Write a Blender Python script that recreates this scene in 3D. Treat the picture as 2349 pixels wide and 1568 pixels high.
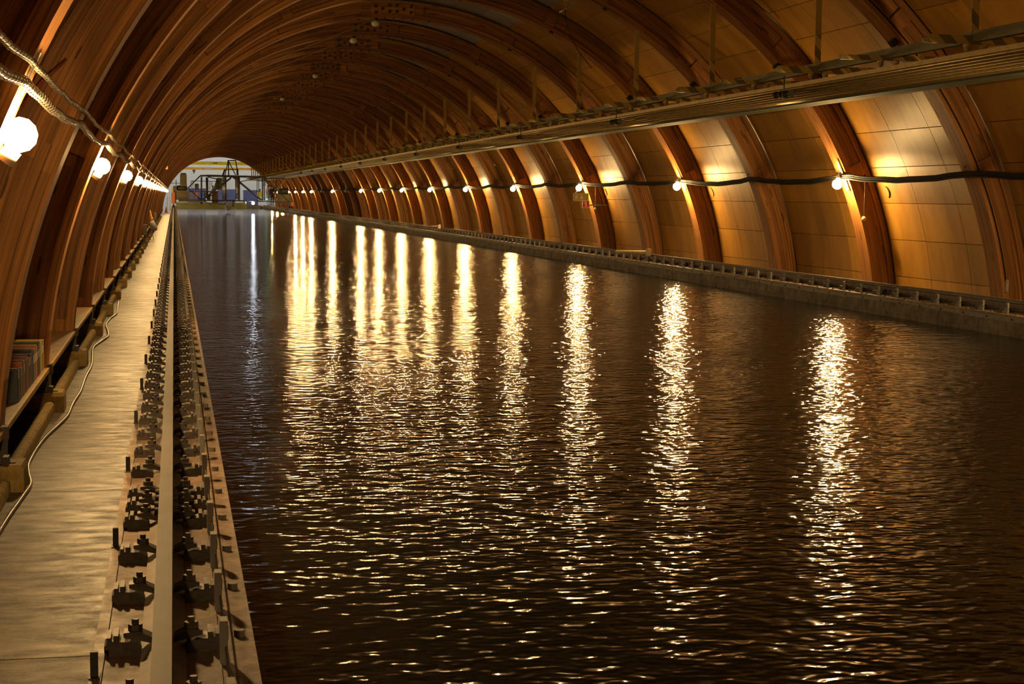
import bpy, bmesh, math, random
from mathutils import Vector, Matrix
R_ = math.radians
random.seed(7)
for o in list(bpy.data.objects): bpy.data.objects.remove(o)
scn = bpy.context.scene
COL = scn.collection

# ------------------------------------------------------------------ camera
W, H, F = 2349.0, 1568.0, 3752.0
VP, ROLL = (398.87, 444.02), 0.0085
HW = 2.248                                   # eye height above the walkway
_d = Vector((VP[0]-W/2, -(VP[1]-H/2), F)).normalized()
_h = Vector((1, -ROLL, 0))
_u = _d.cross(_h).normalized()
if _u.y < 0: _u = -_u
_r = _u.cross(_d)
if _r.x < 0: _r = -_r
# rows: image axes (right, up, forward) expressed in world axes (X right, Y along tank, Z up)
AX = Vector((_r.x, _d.x, _u.x)); AY = Vector((_r.y, _d.y, _u.y)); AZ = Vector((_r.z, _d.z, _u.z))
cam = bpy.data.cameras.new('camera'); co = bpy.data.objects.new('camera', cam); COL.objects.link(co)
cam.sensor_width = 36.0; cam.lens = F/W*36.0; cam.clip_end = 600; cam.clip_start = 0.05
m = Matrix((( AX.x, AY.x, -AZ.x, 0), (AX.y, AY.y, -AZ.y, 0), (AX.z, AY.z, -AZ.z, HW), (0, 0, 0, 1)))
co.matrix_world = m
scn.camera = co

def at(px, py, Y):
    """point on the plane y = Y seen at a photo pixel"""
    c = AX*(px-W/2) + AY*(-(py-H/2)) + AZ*F
    c *= Y/c.y
    return Vector((c.x, Y, c.z+HW))

# ------------------------------------------------------------------ world, exposure
wd = bpy.data.worlds.new('world'); scn.world = wd; wd.use_nodes = True
wd.node_tree.nodes['Background'].inputs[0].default_value = (0.004, 0.004, 0.005, 1)
cy = scn.cycles
cy.max_bounces = 5; cy.diffuse_bounces = 3; cy.glossy_bounces = 3; cy.transmission_bounces = 1; cy.volume_bounces = 0
vs = scn.view_settings
vs.view_transform = 'Standard'; vs.look = 'None'; vs.exposure = 0.0; vs.gamma = 1.0; vs.use_curve_mapping = False

LAMP_E = 1050.0           # radiance of the globe lamps
LAMP_C = (1.0, 0.60, 0.22)
HALL_E = 14.0

# ------------------------------------------------------------------ tank-hall dimensions
S, Y0 = 4.6, 3.463                     # rib spacing, first rib
def N(i): return Y0 + S*i
XC, ZC, RI, RO = 5.284, -0.025, 6.60, 6.99
RB = 0.40                              # rib thickness along the hall
I0, I1 = -2, 42
YA, YB = -8.0, N(I1)+RB                # ends of the vault
ZP, ZR, ZW = 0.833, 0.994, 0.561       # plate, rail top, water
XL, XR = -0.045, 10.45                 # rail centres

# ------------------------------------------------------------------ materials
MATS = {}
def newmat(name):
    mt = bpy.data.materials.new(name); mt.use_nodes = True
    MATS[name] = mt
    nt = mt.node_tree
    return mt, nt, nt.nodes['Principled BSDF']
def nd(nt, t, **kw):
    n = nt.nodes.new(t)
    for k, v in kw.items():
        if hasattr(n, k): setattr(n, k, v)
        else: n.inputs[k].default_value = v
    return n
def lk(nt, a, b): nt.links.new(a, b)
def math_(nt, op, a, b=None):
    n = nt.nodes.new('ShaderNodeMath'); n.operation = op
    for i, v in enumerate((a, b)):
        if v is None: continue
        if isinstance(v, (int, float)): n.inputs[i].default_value = v
        else: lk(nt, v, n.inputs[i])
    return n.outputs[0]
def ramp(nt, fac, stops):
    n = nt.nodes.new('ShaderNodeValToRGB'); e = n.color_ramp.elements
    while len(e) < len(stops): e.new(0.5)
    for i, (p, c) in enumerate(stops):
        e[i].position = p; e[i].color = (*c, 1) if len(c) == 3 else c
    lk(nt, fac, n.inputs[0]); return n.outputs[0]
def mixc(nt, fac, a, b, mode='MIX'):
    n = nt.nodes.new('ShaderNodeMix'); n.data_type = 'RGBA'; n.blend_type = mode
    for i, v in ((0, fac), (6, a), (7, b)):
        if isinstance(v, (int, float)): n.inputs[i].default_value = v
        elif isinstance(v, tuple): n.inputs[i].default_value = (*v, 1) if len(v) == 3 else v
        else: lk(nt, v, n.inputs[i])
    return n.outputs[2]
def bump(nt, bs, h, strength=0.4, dist=0.01):
    b = nt.nodes.new('ShaderNodeBump'); b.inputs['Strength'].default_value = strength
    b.inputs['Distance'].default_value = dist
    lk(nt, h, b.inputs['Height']); lk(nt, b.outputs[0], bs.inputs['Normal'])
def noise(nt, vec, scale, detail=3.0, rough=0.55):
    n = nt.nodes.new('ShaderNodeTexNoise'); n.inputs['Scale'].default_value = scale
    n.inputs['Detail'].default_value = detail; n.inputs['Roughness'].default_value = rough
    if vec is not None: lk(nt, vec, n.inputs['Vector'])
    return n.outputs[0]
def objco(nt): return nt.nodes.new('ShaderNodeTexCoord').outputs['Object']
def scaled(nt, vec, s):
    n = nt.nodes.new('ShaderNodeVectorMath'); n.operation = 'MULTIPLY'
    lk(nt, vec, n.inputs[0]); n.inputs[1].default_value = s; return n.outputs[0]

def simple(name, col, rough=0.6, metal=0.0, var=0.25, scale=6.0, bmp=0.0, spec=None, emit=None):
    mt, nt, bs = newmat(name)
    bs.inputs['Roughness'].default_value = rough; bs.inputs['Metallic'].default_value = metal
    if spec is not None: bs.inputs['Specular IOR Level'].default_value = spec
    n = noise(nt, objco(nt), scale, 4.0)
    d = tuple(max(0, c*(1-var)) for c in col); b = tuple(min(1, c*(1+var)) for c in col)
    lk(nt, ramp(nt, n, [(0.3, d), (0.7, b)]), bs.inputs['Base Color'])
    if bmp: bump(nt, bs, n, bmp, 0.01)
    if emit:
        bs.inputs['Emission Color'].default_value = (*emit[0], 1); bs.inputs['Emission Strength'].default_value = emit[1]
    return mt

def polar_wood(name, dark, mid, light, lam=0.078, seamdark=0.35, knots=True, axis='r'):
    """timber whose grain follows the vault; object origin sits on the vault axis"""
    mt, nt, bs = newmat(name)
    sp = nt.nodes.new('ShaderNodeSeparateXYZ'); lk(nt, objco(nt), sp.inputs[0])
    x, y, z = sp.outputs
    r = math_(nt, 'SQRT', math_(nt, 'ADD', math_(nt, 'MULTIPLY', x, x), math_(nt, 'MULTIPLY', z, z)))
    ph = math_(nt, 'MULTIPLY', math_(nt, 'ARCTAN2', z, x), 6.8)
    oi = nt.nodes.new('ShaderNodeObjectInfo')
    off = math_(nt, 'MULTIPLY', oi.outputs['Random'], 37.0)
    def vec(a, b, c):
        cb = nt.nodes.new('ShaderNodeCombineXYZ')
        lk(nt, math_(nt, 'ADD', math_(nt, 'MULTIPLY', ph, a), off), cb.inputs[0])
        lk(nt, math_(nt, 'MULTIPLY', r, b), cb.inputs[1]); lk(nt, math_(nt, 'MULTIPLY', y, c), cb.inputs[2])
        return cb.outputs[0]
    g = noise(nt, vec(0.5, 16, 16), 1.0, 5.0, 0.6)
    g2 = noise(nt, vec(1.2, 70, 70), 1.0, 3.0)
    col = ramp(nt, g, [(0.28, dark), (0.5, mid), (0.74, light)])
    col = mixc(nt, 0.35, col, ramp(nt, g2, [(0.35, dark), (0.65, light)]))
    # board / lamination seams
    src = r if axis == 'r' else y
    f = math_(nt, 'FRACT', math_(nt, 'DIVIDE', src, lam))
    seam = math_(nt, 'LESS_THAN', f, 0.045)
    fl = math_(nt, 'FLOOR', math_(nt, 'DIVIDE', src, lam))
    wn = nt.nodes.new('ShaderNodeTexWhiteNoise'); wn.noise_dimensions = '2D'
    cb = nt.nodes.new('ShaderNodeCombineXYZ'); lk(nt, fl, cb.inputs[0])
    lk(nt, math_(nt, 'FLOOR', math_(nt, 'MULTIPLY', math_(nt, 'ADD', ph, math_(nt, 'MULTIPLY', fl, 1.7)), 0.3)), cb.inputs[1])
    lk(nt, cb.outputs[0], wn.inputs['Vector'])
    tone = math_(nt, 'ADD', math_(nt, 'MULTIPLY', wn.outputs['Value'], 0.45), 0.72)
    col = mixc(nt, 1.0, col, tone, 'MULTIPLY')
    if knots:
        v = nt.nodes.new('ShaderNodeTexVoronoi'); v.feature = 'F1'; lk(nt, vec(1.3, 9, 9), v.inputs['Vector']); v.inputs['Scale'].default_value = 1.0
        k = math_(nt, 'LESS_THAN', v.outputs['Distance'], 0.13)
        col = mixc(nt, math_(nt, 'MULTIPLY', k, 0.75), col, (0.02, 0.009, 0.004))
    col = mixc(nt, math_(nt, 'MULTIPLY', seam, 1-seamdark), col, (0.012, 0.006, 0.003))
    rv = math_(nt, 'ADD', math_(nt, 'MULTIPLY', oi.outputs['Random'], 0.4), 0.8)
    col = mixc(nt, 1.0, col, rv, 'MULTIPLY')
    lk(nt, col, bs.inputs['Base Color'])
    bs.inputs['Roughness'].default_value = 0.62
    bs.inputs['Specular IOR Level'].default_value = 0.3
    hh = math_(nt, 'SUBTRACT', g2, math_(nt, 'MULTIPLY', seam, 1.5))
    bump(nt, bs, hh, 0.35, 0.004)
    return mt

polar_wood('rib_wood', (0.065, 0.023, 0.006), (0.26, 0.105, 0.021), (0.43, 0.19, 0.044))
polar_wood('plank_wood', (0.07, 0.026, 0.008), (0.23, 0.10, 0.032), (0.34, 0.16, 0.055), lam=0.115, axis='y')

def panel_mat(name, c0, c1, c2, rough):
    mt, nt, bs = newmat(name)
    oc = objco(nt)
    oi = nt.nodes.new('ShaderNodeObjectInfo')
    a = noise(nt, scaled(nt, oc, (1.0, 1.6, 0.5)), 0.9, 5.0, 0.6)
    b = noise(nt, scaled(nt, oc, (1.0, 6.0, 0.8)), 1.0, 4.0, 0.6)
    col = ramp(nt, a, [(0.3, c0), (0.5, c1), (0.72, c2)])
    col = mixc(nt, 0.25, col, ramp(nt, b, [(0.35, c0), (0.7, c2)]))
    col = mixc(nt, 1.0, col, math_(nt, 'ADD', math_(nt, 'MULTIPLY', oi.outputs['Random'], 0.28), 0.84), 'MULTIPLY')
    lk(nt, col, bs.inputs['Base Color'])
    bs.inputs['Roughness'].default_value = rough
    bump(nt, bs, b, 0.18, 0.008)
    return mt
panel_mat('wall_sheet', (0.19, 0.088, 0.010), (0.32, 0.158, 0.017), (0.43, 0.23, 0.034), 0.5)
panel_mat('vault_sheet', (0.16, 0.145, 0.15), (0.25, 0.23, 0.24), (0.33, 0.305, 0.315), 0.5)

def concrete(name, c0, c1, c2, rough, streak=(1, 1, 1), sc=2.0, rp=(0.32, 0.5, 0.70)):
    mt, nt, bs = newmat(name)
    oc = objco(nt)
    a = noise(nt, scaled(nt, oc, streak), sc, 6.0, 0.6)
    b = noise(nt, oc, 45.0, 3.0)
    c = noise(nt, scaled(nt, oc, streak), sc*4.3, 4.0, 0.6)
    col = ramp(nt, a, [(rp[0], c0), (rp[1], c1), (rp[2], c2)])
    col = mixc(nt, 0.35, col, ramp(nt, c, [(0.38, c0), (0.62, c2)]))
    col = mixc(nt, 0.2, col, ramp(nt, b, [(0.4, c0), (0.6, c2)]))
    lk(nt, col, bs.inputs['Base Color'])
    lk(nt, ramp(nt, c, [(0.3, (rough+.15,)*3), (0.7, (rough-.1,)*3)]), bs.inputs['Roughness'])
    bump(nt, bs, b, 0.2, 0.004)
    return mt
concrete('walk_concrete', (0.020, 0.018, 0.014), (0.062, 0.055, 0.042), (0.135, 0.122, 0.094), 0.5, (0.75, 1.7, 1), 1.15, (0.43, 0.50, 0.58))
concrete('tank_concrete', (0.05, 0.045, 0.035), (0.13, 0.115, 0.09), (0.22, 0.20, 0.16), 0.7)
concrete('block_concrete', (0.17, 0.11, 0.028), (0.30, 0.20, 0.055), (0.38, 0.27, 0.09), 0.75, (1, 1, 1), 5.0)
concrete('kerb_concrete', (0.20, 0.13, 0.04), (0.34, 0.24, 0.08), (0.44, 0.33, 0.13), 0.8, (1, 6, 1), 5.0)
concrete('plate_steel', (0.085, 0.055, 0.038), (0.17, 0.12, 0.086), (0.26, 0.19, 0.14), 0.6, (1, 1, 1), 3.5)
simple('rail_steel', (0.085, 0.082, 0.076), 0.6, 0.0, 0.12, 4.0, spec=0.25)
simple('rail_side', (0.13, 0.105, 0.085), 0.6, 0.2, 0.25, 12.0)
simple('clamp_iron', (0.055, 0.046, 0.042), 0.55, 0.35, 0.35, 30.0, 0.3)
simple('bolt_iron', (0.15, 0.13, 0.115), 0.5, 0.4, 0.3, 40.0)
simple('post_steel', (0.17, 0.165, 0.16), 0.55, 0.2, 0.2, 10.0)
simple('black_iron', (0.022, 0.020, 0.019), 0.6, 0.2, 0.3, 20.0)
simple('beam_paint', (0.14, 0.125, 0.06), 0.55, 0.0, 0.2, 3.0)
simple('hanger_paint', (0.42, 0.31, 0.07), 0.55, 0.0, 0.15, 3.0)
simple('green_paint', (0.030, 0.036, 0.010), 0.7, 0.0, 0.25, 3.0)
simple('conductor', (0.46, 0.36, 0.17), 0.32, 0.7, 0.15, 8.0)
simple('insulator', (0.42, 0.32, 0.14), 0.4, 0.0, 0.2, 10.0)
simple('cable_black', (0.018, 0.014, 0.010), 0.8, 0.0, 0.3, 20.0, spec=0.15)
simple('cable_grey', (0.27, 0.25, 0.21), 0.4, 0.0, 0.25, 14.0)
simple('cable_wrap', (0.55, 0.50, 0.42), 0.3, 0.3, 0.3, 60.0, 0.5)
simple('floor_cable', (0.15, 0.135, 0.11), 0.35, 0.0, 0.2, 10.0)
simple('white_enamel', (0.62, 0.60, 0.54), 0.45, 0.0, 0.08, 5.0)
simple('shelf_wood', (0.27, 0.17, 0.07), 0.6, 0.0, 0.35, 7.0)
simple('shelf_edge', (0.45, 0.29, 0.10), 0.5, 0.0, 0.3, 9.0)
simple('dark_wood', (0.06, 0.03, 0.015), 0.6, 0.0, 0.4, 8.0)
simple('pale_wood', (0.55, 0.46, 0.30), 0.6, 0.0, 0.2, 8.0)
simple('copper_pipe', (0.28, 0.07, 0.03), 0.4, 0.4, 0.2, 8.0)
simple('hall_white', (0.70, 0.70, 0.68), 0.8, 0.0, 0.05, 0.4)
simple('hall_floor', (0.42, 0.41, 0.38), 0.5, 0.0, 0.2, 0.8)
simple('tank_green', (0.22, 0.25, 0.11), 0.6, 0.0, 0.2, 1.0)
simple('blue_panel', (0.075, 0.085, 0.20), 0.7, 0.0, 0.15, 1.0)
simple('crane_yellow', (0.72, 0.55, 0.02), 0.5, 0.0, 0.1, 1.0)
simple('crane_orange', (0.80, 0.42, 0.03), 0.5, 0.0, 0.1, 1.0)
simple('carriage_paint', (0.045, 0.047, 0.035), 0.55, 0.1, 0.25, 2.0)
simple('carriage_olive', (0.11, 0.09, 0.035), 0.55, 0.0, 0.25, 2.0)
simple('orange_paint', (0.55, 0.13, 0.015), 0.5, 0.0, 0.25, 3.0)
simple('yellow_paint', (0.62, 0.52, 0.04), 0.5, 0.0, 0.15, 3.0)
simple('silver', (0.50, 0.50, 0.48), 0.35, 0.6, 0.1, 3.0)
simple('green_cloth', (0.16, 0.22, 0.12), 0.9, 0.0, 0.25, 3.0)
simple('brown_panel', (0.10, 0.045, 0.015), 0.6, 0.0, 0.3, 3.0)
simple('dark_screen', (0.03, 0.04, 0.06), 0.2, 0.0, 0.1, 3.0)
simple('grey_box', (0.20, 0.17, 0.12), 0.6, 0.0, 0.15, 4.0)
simple('sign_red', (0.62, 0.05, 0.025), 0.5, 0.0, 0.08, 5.0)
simple('sign_white', (0.75, 0.72, 0.62), 0.5, 0.0, 0.05, 5.0)
simple('sign_green', (0.34, 0.34, 0.10), 0.45, 0.0, 0.08, 5.0)
simple('vent_paint', (0.26, 0.14, 0.025), 0.5, 0.0, 0.15, 6.0)
simple('label_white', (0.62, 0.62, 0.62), 0.7, 0.0, 0.05, 20.0)
simple('paper', (0.55, 0.50, 0.40), 0.9, 0.0, 0.12, 60.0)
simple('globe_dead', (0.62, 0.56, 0.42), 0.25, 0.0, 0.05, 5.0)
simple('work_lamp', (0.9, 0.9, 0.9), 0.3, emit=((0.85, 0.93, 1.0), 60.0))
simple('green_lamp', (0.05, 0.6, 0.1), 0.3, emit=((0.05, 1.0, 0.2), 5.0))
simple('orange_lamp', (0.8, 0.25, 0.03), 0.3, emit=((1.0, 0.25, 0.02), 1.2))
simple('hall_tube', (0.9, 0.9, 0.9), 0.3, emit=((1.0, 0.97, 0.92), HALL_E*14))
simple('flag_orange', (0.55, 0.28, 0.08), 0.85, 0.0, 0.35, 8.0)
simple('flag_grey', (0.34, 0.34, 0.36), 0.85, 0.0, 0.45, 9.0)
mt, nt, bs = newmat('globe_lit')
bs.inputs['Base Color'].default_value = (1, 0.9, 0.7, 1)
bs.inputs['Emission Color'].default_value = (*LAMP_C, 1); bs.inputs['Emission Strength'].default_value = LAMP_E

# hazard stripes, yellow and near-black, diagonal
mt, nt, bs = newmat('hazard_stripe')
sp = nt.nodes.new('ShaderNodeSeparateXYZ'); lk(nt, objco(nt), sp.inputs[0])
t = math_(nt, 'ADD', sp.outputs[0], sp.outputs[2])
f = math_(nt, 'FRACT', math_(nt, 'DIVIDE', t, 0.30))
st = math_(nt, 'LESS_THAN', f, 0.5)
lk(nt, mixc(nt, st, (0.20, 0.155, 0.05), (0.55, 0.41, 0.09)), bs.inputs['Base Color']); bs.inputs['Roughness'].default_value = 0.55

# water
mt, nt, bs = newmat('water')
bs.inputs['Base Color'].default_value = (0.006, 0.0075, 0.0045, 1)
bs.inputs['IOR'].default_value = 1.33
bs.inputs['Roughness'].default_value = 0.095
oc = objco(nt)
sp = nt.nodes.new('ShaderNodeSeparateXYZ'); lk(nt, oc, sp.inputs[0])
n1 = noise(nt, scaled(nt, oc, (1.0, 1.5, 1)), 1.6, 1.0, 0.5)
n2 = noise(nt, scaled(nt, oc, (1.0, 1.45, 1)), 8.0, 1.0, 0.5)
n3 = noise(nt, scaled(nt, oc, (0.25, 0.6, 1)), 0.55, 2.0, 0.5)
hgt = math_(nt, 'ADD', math_(nt, 'MULTIPLY', n1, 0.012), math_(nt, 'MULTIPLY', n2, 0.0190))
amp = math_(nt, 'MULTIPLY', math_(nt, 'ADD', math_(nt, 'MULTIPLY', n3, 1.4), 0.25), 1.0)
cut = nt.nodes.new('ShaderNodeMapRange'); lk(nt, sp.outputs[1], cut.inputs[0])
cut.inputs[1].default_value = 110; cut.inputs[2].default_value = 140; cut.inputs[3].default_value = 1.0; cut.inputs[4].default_value = 0.15
hgt = math_(nt, 'MULTIPLY', math_(nt, 'MULTIPLY', hgt, amp), cut.outputs[0])
bump(nt, bs, hgt, 1.0, 1.0)
M = MATS

# ------------------------------------------------------------------ mesh helpers
class MB:
    def __init__(s): s.v = []; s.f = []; s.sm = []
    def add(s, vs, fs, smooth=False):
        b = len(s.v); s.v += [tuple(p) for p in vs]
        for f in fs: s.f.append([b+i for i in f]); s.sm.append(smooth)
        return s
    def box(s, x0, x1, y0, y1, z0, z1):
        return s.add([(x0,y0,z0),(x1,y0,z0),(x1,y1,z0),(x0,y1,z0),(x0,y0,z1),(x1,y0,z1),(x1,y1,z1),(x0,y1,z1)],
                     [(0,3,2,1),(4,5,6,7),(0,1,5,4),(1,2,6,5),(2,3,7,6),(3,0,4,7)])
    def cbox(s, c, d): return s.box(c[0]-d[0]/2, c[0]+d[0]/2, c[1]-d[1]/2, c[1]+d[1]/2, c[2]-d[2]/2, c[2]+d[2]/2)
    def arc(s, r0, r1, p0, p1, y0, y1, n, smooth=True):
        """curved box about the y axis; angles in degrees"""
        vs = []; fs = []
        for k in range(n+1):
            a = R_(p0+(p1-p0)*k/n); c, q = math.cos(a), math.sin(a)
            for r, y in ((r0,y0),(r1,y0),(r1,y1),(r0,y1)): vs.append((r*c, y, r*q))
        for k in range(n):
            a, b = 4*k, 4*k+4
            for i in range(4):
                j = (i+1) % 4; fs.append((a+i, b+i, b+j, a+j))
        fs.append((0,1,2,3)); e = 4*n; fs.append((e+3,e+2,e+1,e))
        return s.add(vs, fs, False)
    def tube(s, pts, r, n=8, closed=False):
        pts = [Vector(p) for p in pts]; vs = []; fs = []
        m_ = len(pts)
        for k, p in enumerate(pts):
            d = (pts[min(k+1, m_-1)] - pts[max(k-1, 0)]).normalized()
            u = d.cross(Vector((0,0,1)));
            if u.length < 1e-4: u = d.cross(Vector((1,0,0)))
            u.normalize(); w = d.cross(u)
            rr = r[k] if isinstance(r, (list, tuple)) else r
            for i in range(n):
                a = 2*math.pi*i/n; vs.append(p + u*math.cos(a)*rr + w*math.sin(a)*rr)
        for k in range(m_-1):
            for i in range(n):
                j = (i+1) % n; fs.append((k*n+i, k*n+j, (k+1)*n+j, (k+1)*n+i))
        s.add(vs, fs, True)
        b = len(s.v)-len(vs)
        s.f.append([b+i for i in range(n)][::-1]); s.sm.append(False)
        s.f.append([b+(m_-1)*n+i for i in range(n)]); s.sm.append(False)
        return s
    def prism(s, prof, y0, y1, axis='y'):
        """extrude an (a,b) outline along an axis"""
        n = len(prof)
        if axis == 'y': f = lambda p, t: (p[0], t, p[1])
        elif axis == 'x': f = lambda p, t: (t, p[0], p[1])
        else: f = lambda p, t: (p[0], p[1], t)
        vs = [f(p, y0) for p in prof] + [f(p, y1) for p in prof]
        fs = [(i, (i+1) % n, n+(i+1) % n, n+i) for i in range(n)] + [tuple(range(n))[::-1], tuple(range(n, 2*n))]
        return s.add(vs, fs)
    def ball(s, c, r, nu=16, nv=10, sz=1.0):
        vs = [(c[0], c[1], c[2]-r*sz)]; fs = []
        for j in range(1, nv):
            t = -math.pi/2 + math.pi*j/nv
            for i in range(nu):
                a = 2*math.pi*i/nu
                vs.append((c[0]+r*math.cos(t)*math.cos(a), c[1]+r*math.cos(t)*math.sin(a), c[2]+r*sz*math.sin(t)))
        vs.append((c[0], c[1], c[2]+r*sz)); top = len(vs)-1
        for i in range(nu): fs.append((0, 1+(i+1) % nu, 1+i))
        for j in range(nv-2):
            for i in range(nu):
                a = 1+j*nu; fs.append((a+i, a+(i+1) % nu, a+nu+(i+1) % nu, a+nu+i))
        a = 1+(nv-2)*nu
        for i in range(nu): fs.append((a+i, a+(i+1) % nu, top))
        return s.add(vs, fs, True)
    def rot(s, mat):
        s.v = [tuple(mat @ Vector(p)) for p in s.v]; return s
    def mesh(s, name, mat):
        me = bpy.data.meshes.new(name); me.from_pydata(s.v, [], s.f); me.materials.append(mat)
        me.polygons.foreach_set('use_smooth', s.sm)
        bm = bmesh.new(); bm.from_mesh(me); bmesh.ops.recalc_face_normals(bm, faces=bm.faces); bm.to_mesh(me); bm.free()
        return me
    def build(s, name, mat, parent=None, loc=None):
        return obj(name, s.mesh(name, mat), parent, loc)

def obj(name, me, parent=None, loc=None):
    o = bpy.data.objects.new(name, me); COL.objects.link(o)
    if parent is not None: o.parent = parent
    if loc is not None: o.location = loc
    return o
def tag(o, label, cat, group=None, kind=None):
    o['label'] = label; o['category'] = cat
    if group: o['group'] = group
    if kind: o['kind'] = kind
    return o
def struct(o): o['kind'] = 'structure'; return o
def thing(name, label, cat, loc=(0,0,0), group=None):
    o = bpy.data.objects.new(name, None); COL.objects.link(o); o.location = loc; o.empty_display_size = 0.1
    return tag(o, label, cat, group)
def copy_tree(o, parent=None):
    c = o.copy(); COL.objects.link(c); c.parent = parent
    for ch in [q for q in o.children]: copy_tree(ch, c)
    return c
def AP(r, ph, y): return Vector((XC+r*math.cos(R_(ph)), y, ZC+r*math.sin(R_(ph))))

# ================================================================== THE SETTING
AXO = (XC, 0, ZC)
# vault shells
struct(MB().arc(7.10, 7.22, 66, 114, YA, YB, 24).build('ceiling', M['vault_sheet'], None, AXO))
wl = struct(MB().arc(7.06, 7.18, 114, 181, YA, YB, 30).build('wall_left', M['plank_wood'], None, AXO))
wr = struct(MB().arc(7.06, 7.18, -1, 66, YA, YB, 30).build('wall_right', M['wall_sheet'], None, AXO))
ceil = bpy.data.objects['ceiling']

# wall boards on the walkway side, each a plank following the vault
BW = (S-RB)/12
pcache = {}
def plank_mesh(a, b):
    k = (a, b)
    if k not in pcache: pcache[k] = MB().arc(7.015, 7.06, a, b, 0.004, BW-0.004, 10).mesh('plank', M['plank_wood'])
    return pcache[k]
for i in range(0, 10):
    for k in range(12):
        cut_ = random.choice((136, 142, 150, 158))
        for a, b in ((114.2, cut_-0.05), (cut_+0.05, 178)):
            o = obj('plank', plank_mesh(a, b).copy(), wl, (0, N(i)+RB+k*BW, random.uniform(-.004, .004)))
far = MB()
for i in list(range(-2, 0))+list(range(10, I1)):
    for k in range(6):
        y = N(i)+RB+k*BW*2
        far.arc(7.02, 7.06, 114.2, 178, y+.006, y+2*BW-.006, 12)
o = far.build('plank_field', M['plank_wood'], wl); o['kind'] = 'stuff'

# sheet panels on the far wall: rows up the vault, three columns to a bay, slightly buckled
PW = (S-RB)/3
def sheet(mb, p0, p1, y0, y1, nu, nv, amp):
    """curved thin sheet with a gentle buckle"""
    b = [[random.gauss(0, amp) if (0 < a < nu and 0 < c < nv) else 0 for c in range(nv+1)] for a in range(nu+1)]
    vs = []; fs = []
    for a in range(nu+1):
        for c in range(nv+1):
            ang = R_(p0+(p1-p0)*a/nu); r = 7.03+b[a][c]
            vs.append((r*math.cos(ang), y0+(y1-y0)*c/nv, r*math.sin(ang)))
    q = nv+1
    for a in range(nu):
        for c in range(nv): fs.append((a*q+c, (a+1)*q+c, (a+1)*q+c+1, a*q+c+1))
    mb.add(vs, fs, True); vs2 = []; fs2 = []
    ring = [(a, c) for a, c in [(0, c) for c in range(q)] + [(a, nv) for a in range(1, nu+1)] + [(nu, c) for c in range(nv-1, -1, -1)] + [(a, 0) for a in range(nu-1, 0, -1)]]
    for a, c in ring:
        ang = R_(p0+(p1-p0)*a/nu)
        for r in (7.03, 7.06): vs2.append((r*math.cos(ang), y0+(y1-y0)*c/nv, r*math.sin(ang)))
    nr = len(ring)
    for k in range(nr):
        j = (k+1) % nr; fs2.append((2*k, 2*j, 2*j+1, 2*k+1))
    mb.add(vs2, fs2, False)
    return mb
RH = 5.25
for i in range(2, 10):
    rows = 12 if i < 9 else 12
    for k in range(rows):
        p0 = 2.6+RH*k
        for c in range(3):
            y = N(i)+RB+c*PW
            mb = sheet(MB(), p0+.05, p0+RH-.05, y+.006, y+PW-.006, 4, 5, 0.004 if 3 < k < 7 else 0.0015)
            o = mb.build('panel', M['wall_sheet'], wr)
far = MB()
for i in list(range(-2, 2))+list(range(10, I1)):
    for k in range(12):
        p0 = 2.6+RH*k
        for c in range(3):
            y = N(i)+RB+c*PW
            far.arc(7.03, 7.06, p0+.04, p0+RH-.04, y+.005, y+PW-.005, 1)
o = far.build('panel_field', M['wall_sheet'], wr); o['kind'] = 'stuff'
# grey sheets at the crown
for i in range(2, 16):
    for k in range(8):
        p0 = 66+6*k
        for c in range(2):
            y = N(i)+RB+c*(S-RB)/2
            MB().arc(7.065, 7.10, p0+.03, p0+5.97, y+.005, y+(S-RB)/2-.005, 2).build('panel', M['vault_sheet'], ceil)

# floors
fl = struct(MB().box(-2.2, -0.255, YA, YB, -0.30, -0.06).build('floor', M['walk_concrete']))
for i in range(I0-1, I1):
    MB().box(-2.1, -0.262, 0.006, S-0.006, -0.06, 0.0).build('slab', M['walk_concrete'], fl, (0, N(i), 0))
struct(MB().box(10.72, 12.8, YA, YB, -0.3, 0.45).build('floor_far_ledge', M['tank_concrete']))
# tank walls
def tank_wall(name, x0, x1, sgn):
    """concrete wall under the rail, coping slightly uneven towards the water"""
    mb = MB(); n = 90
    vs = []; fs = []
    xe = x1 if sgn > 0 else x0; xo = x0 if sgn > 0 else x1
    for k in range(n+1):
        y = YA+(YB-YA)*k/n; j = random.uniform(-.008, .008)
        for x, z in ((xo, -0.6), (xo, ZP-.028), (xe+j-sgn*.03, ZP-.028), (xe+j-sgn*.015, ZP-.10), (xe+j*2, ZP-.20), (xe, -0.6)): vs.append((x, y, z))
    for k in range(n):
        for q in range(6): fs.append((6*k+q, 6*k+(q+1) % 6, 6*k+6+(q+1) % 6, 6*k+6+q))
    fs.append(tuple(range(6))); fs.append(tuple(6*n+q for q in range(6))[::-1])
    return struct(mb.add(vs, fs).build(name, M['tank_concrete']))
tank_wall('wall_tank_left', -0.255, 0.235, 1)
tank_wall('wall_tank_right', 10.17, 10.72, -1)
struct(MB().box(-2.2, 12.8, YA-0.3, YA, -0.6, 7.2).build('wall_back', M['tank_concrete']))
# water
wv = MB().add([(0.19, YA, ZW), (10.21, YA, ZW), (10.21, YB-1.0, ZW), (0.19, YB-1.0, ZW)], [(0,1,2,3)])
o = wv.build('tank_water', M['water']); tag(o, 'dark rippled water filling the long towing tank', 'water', kind='stuff')

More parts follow.
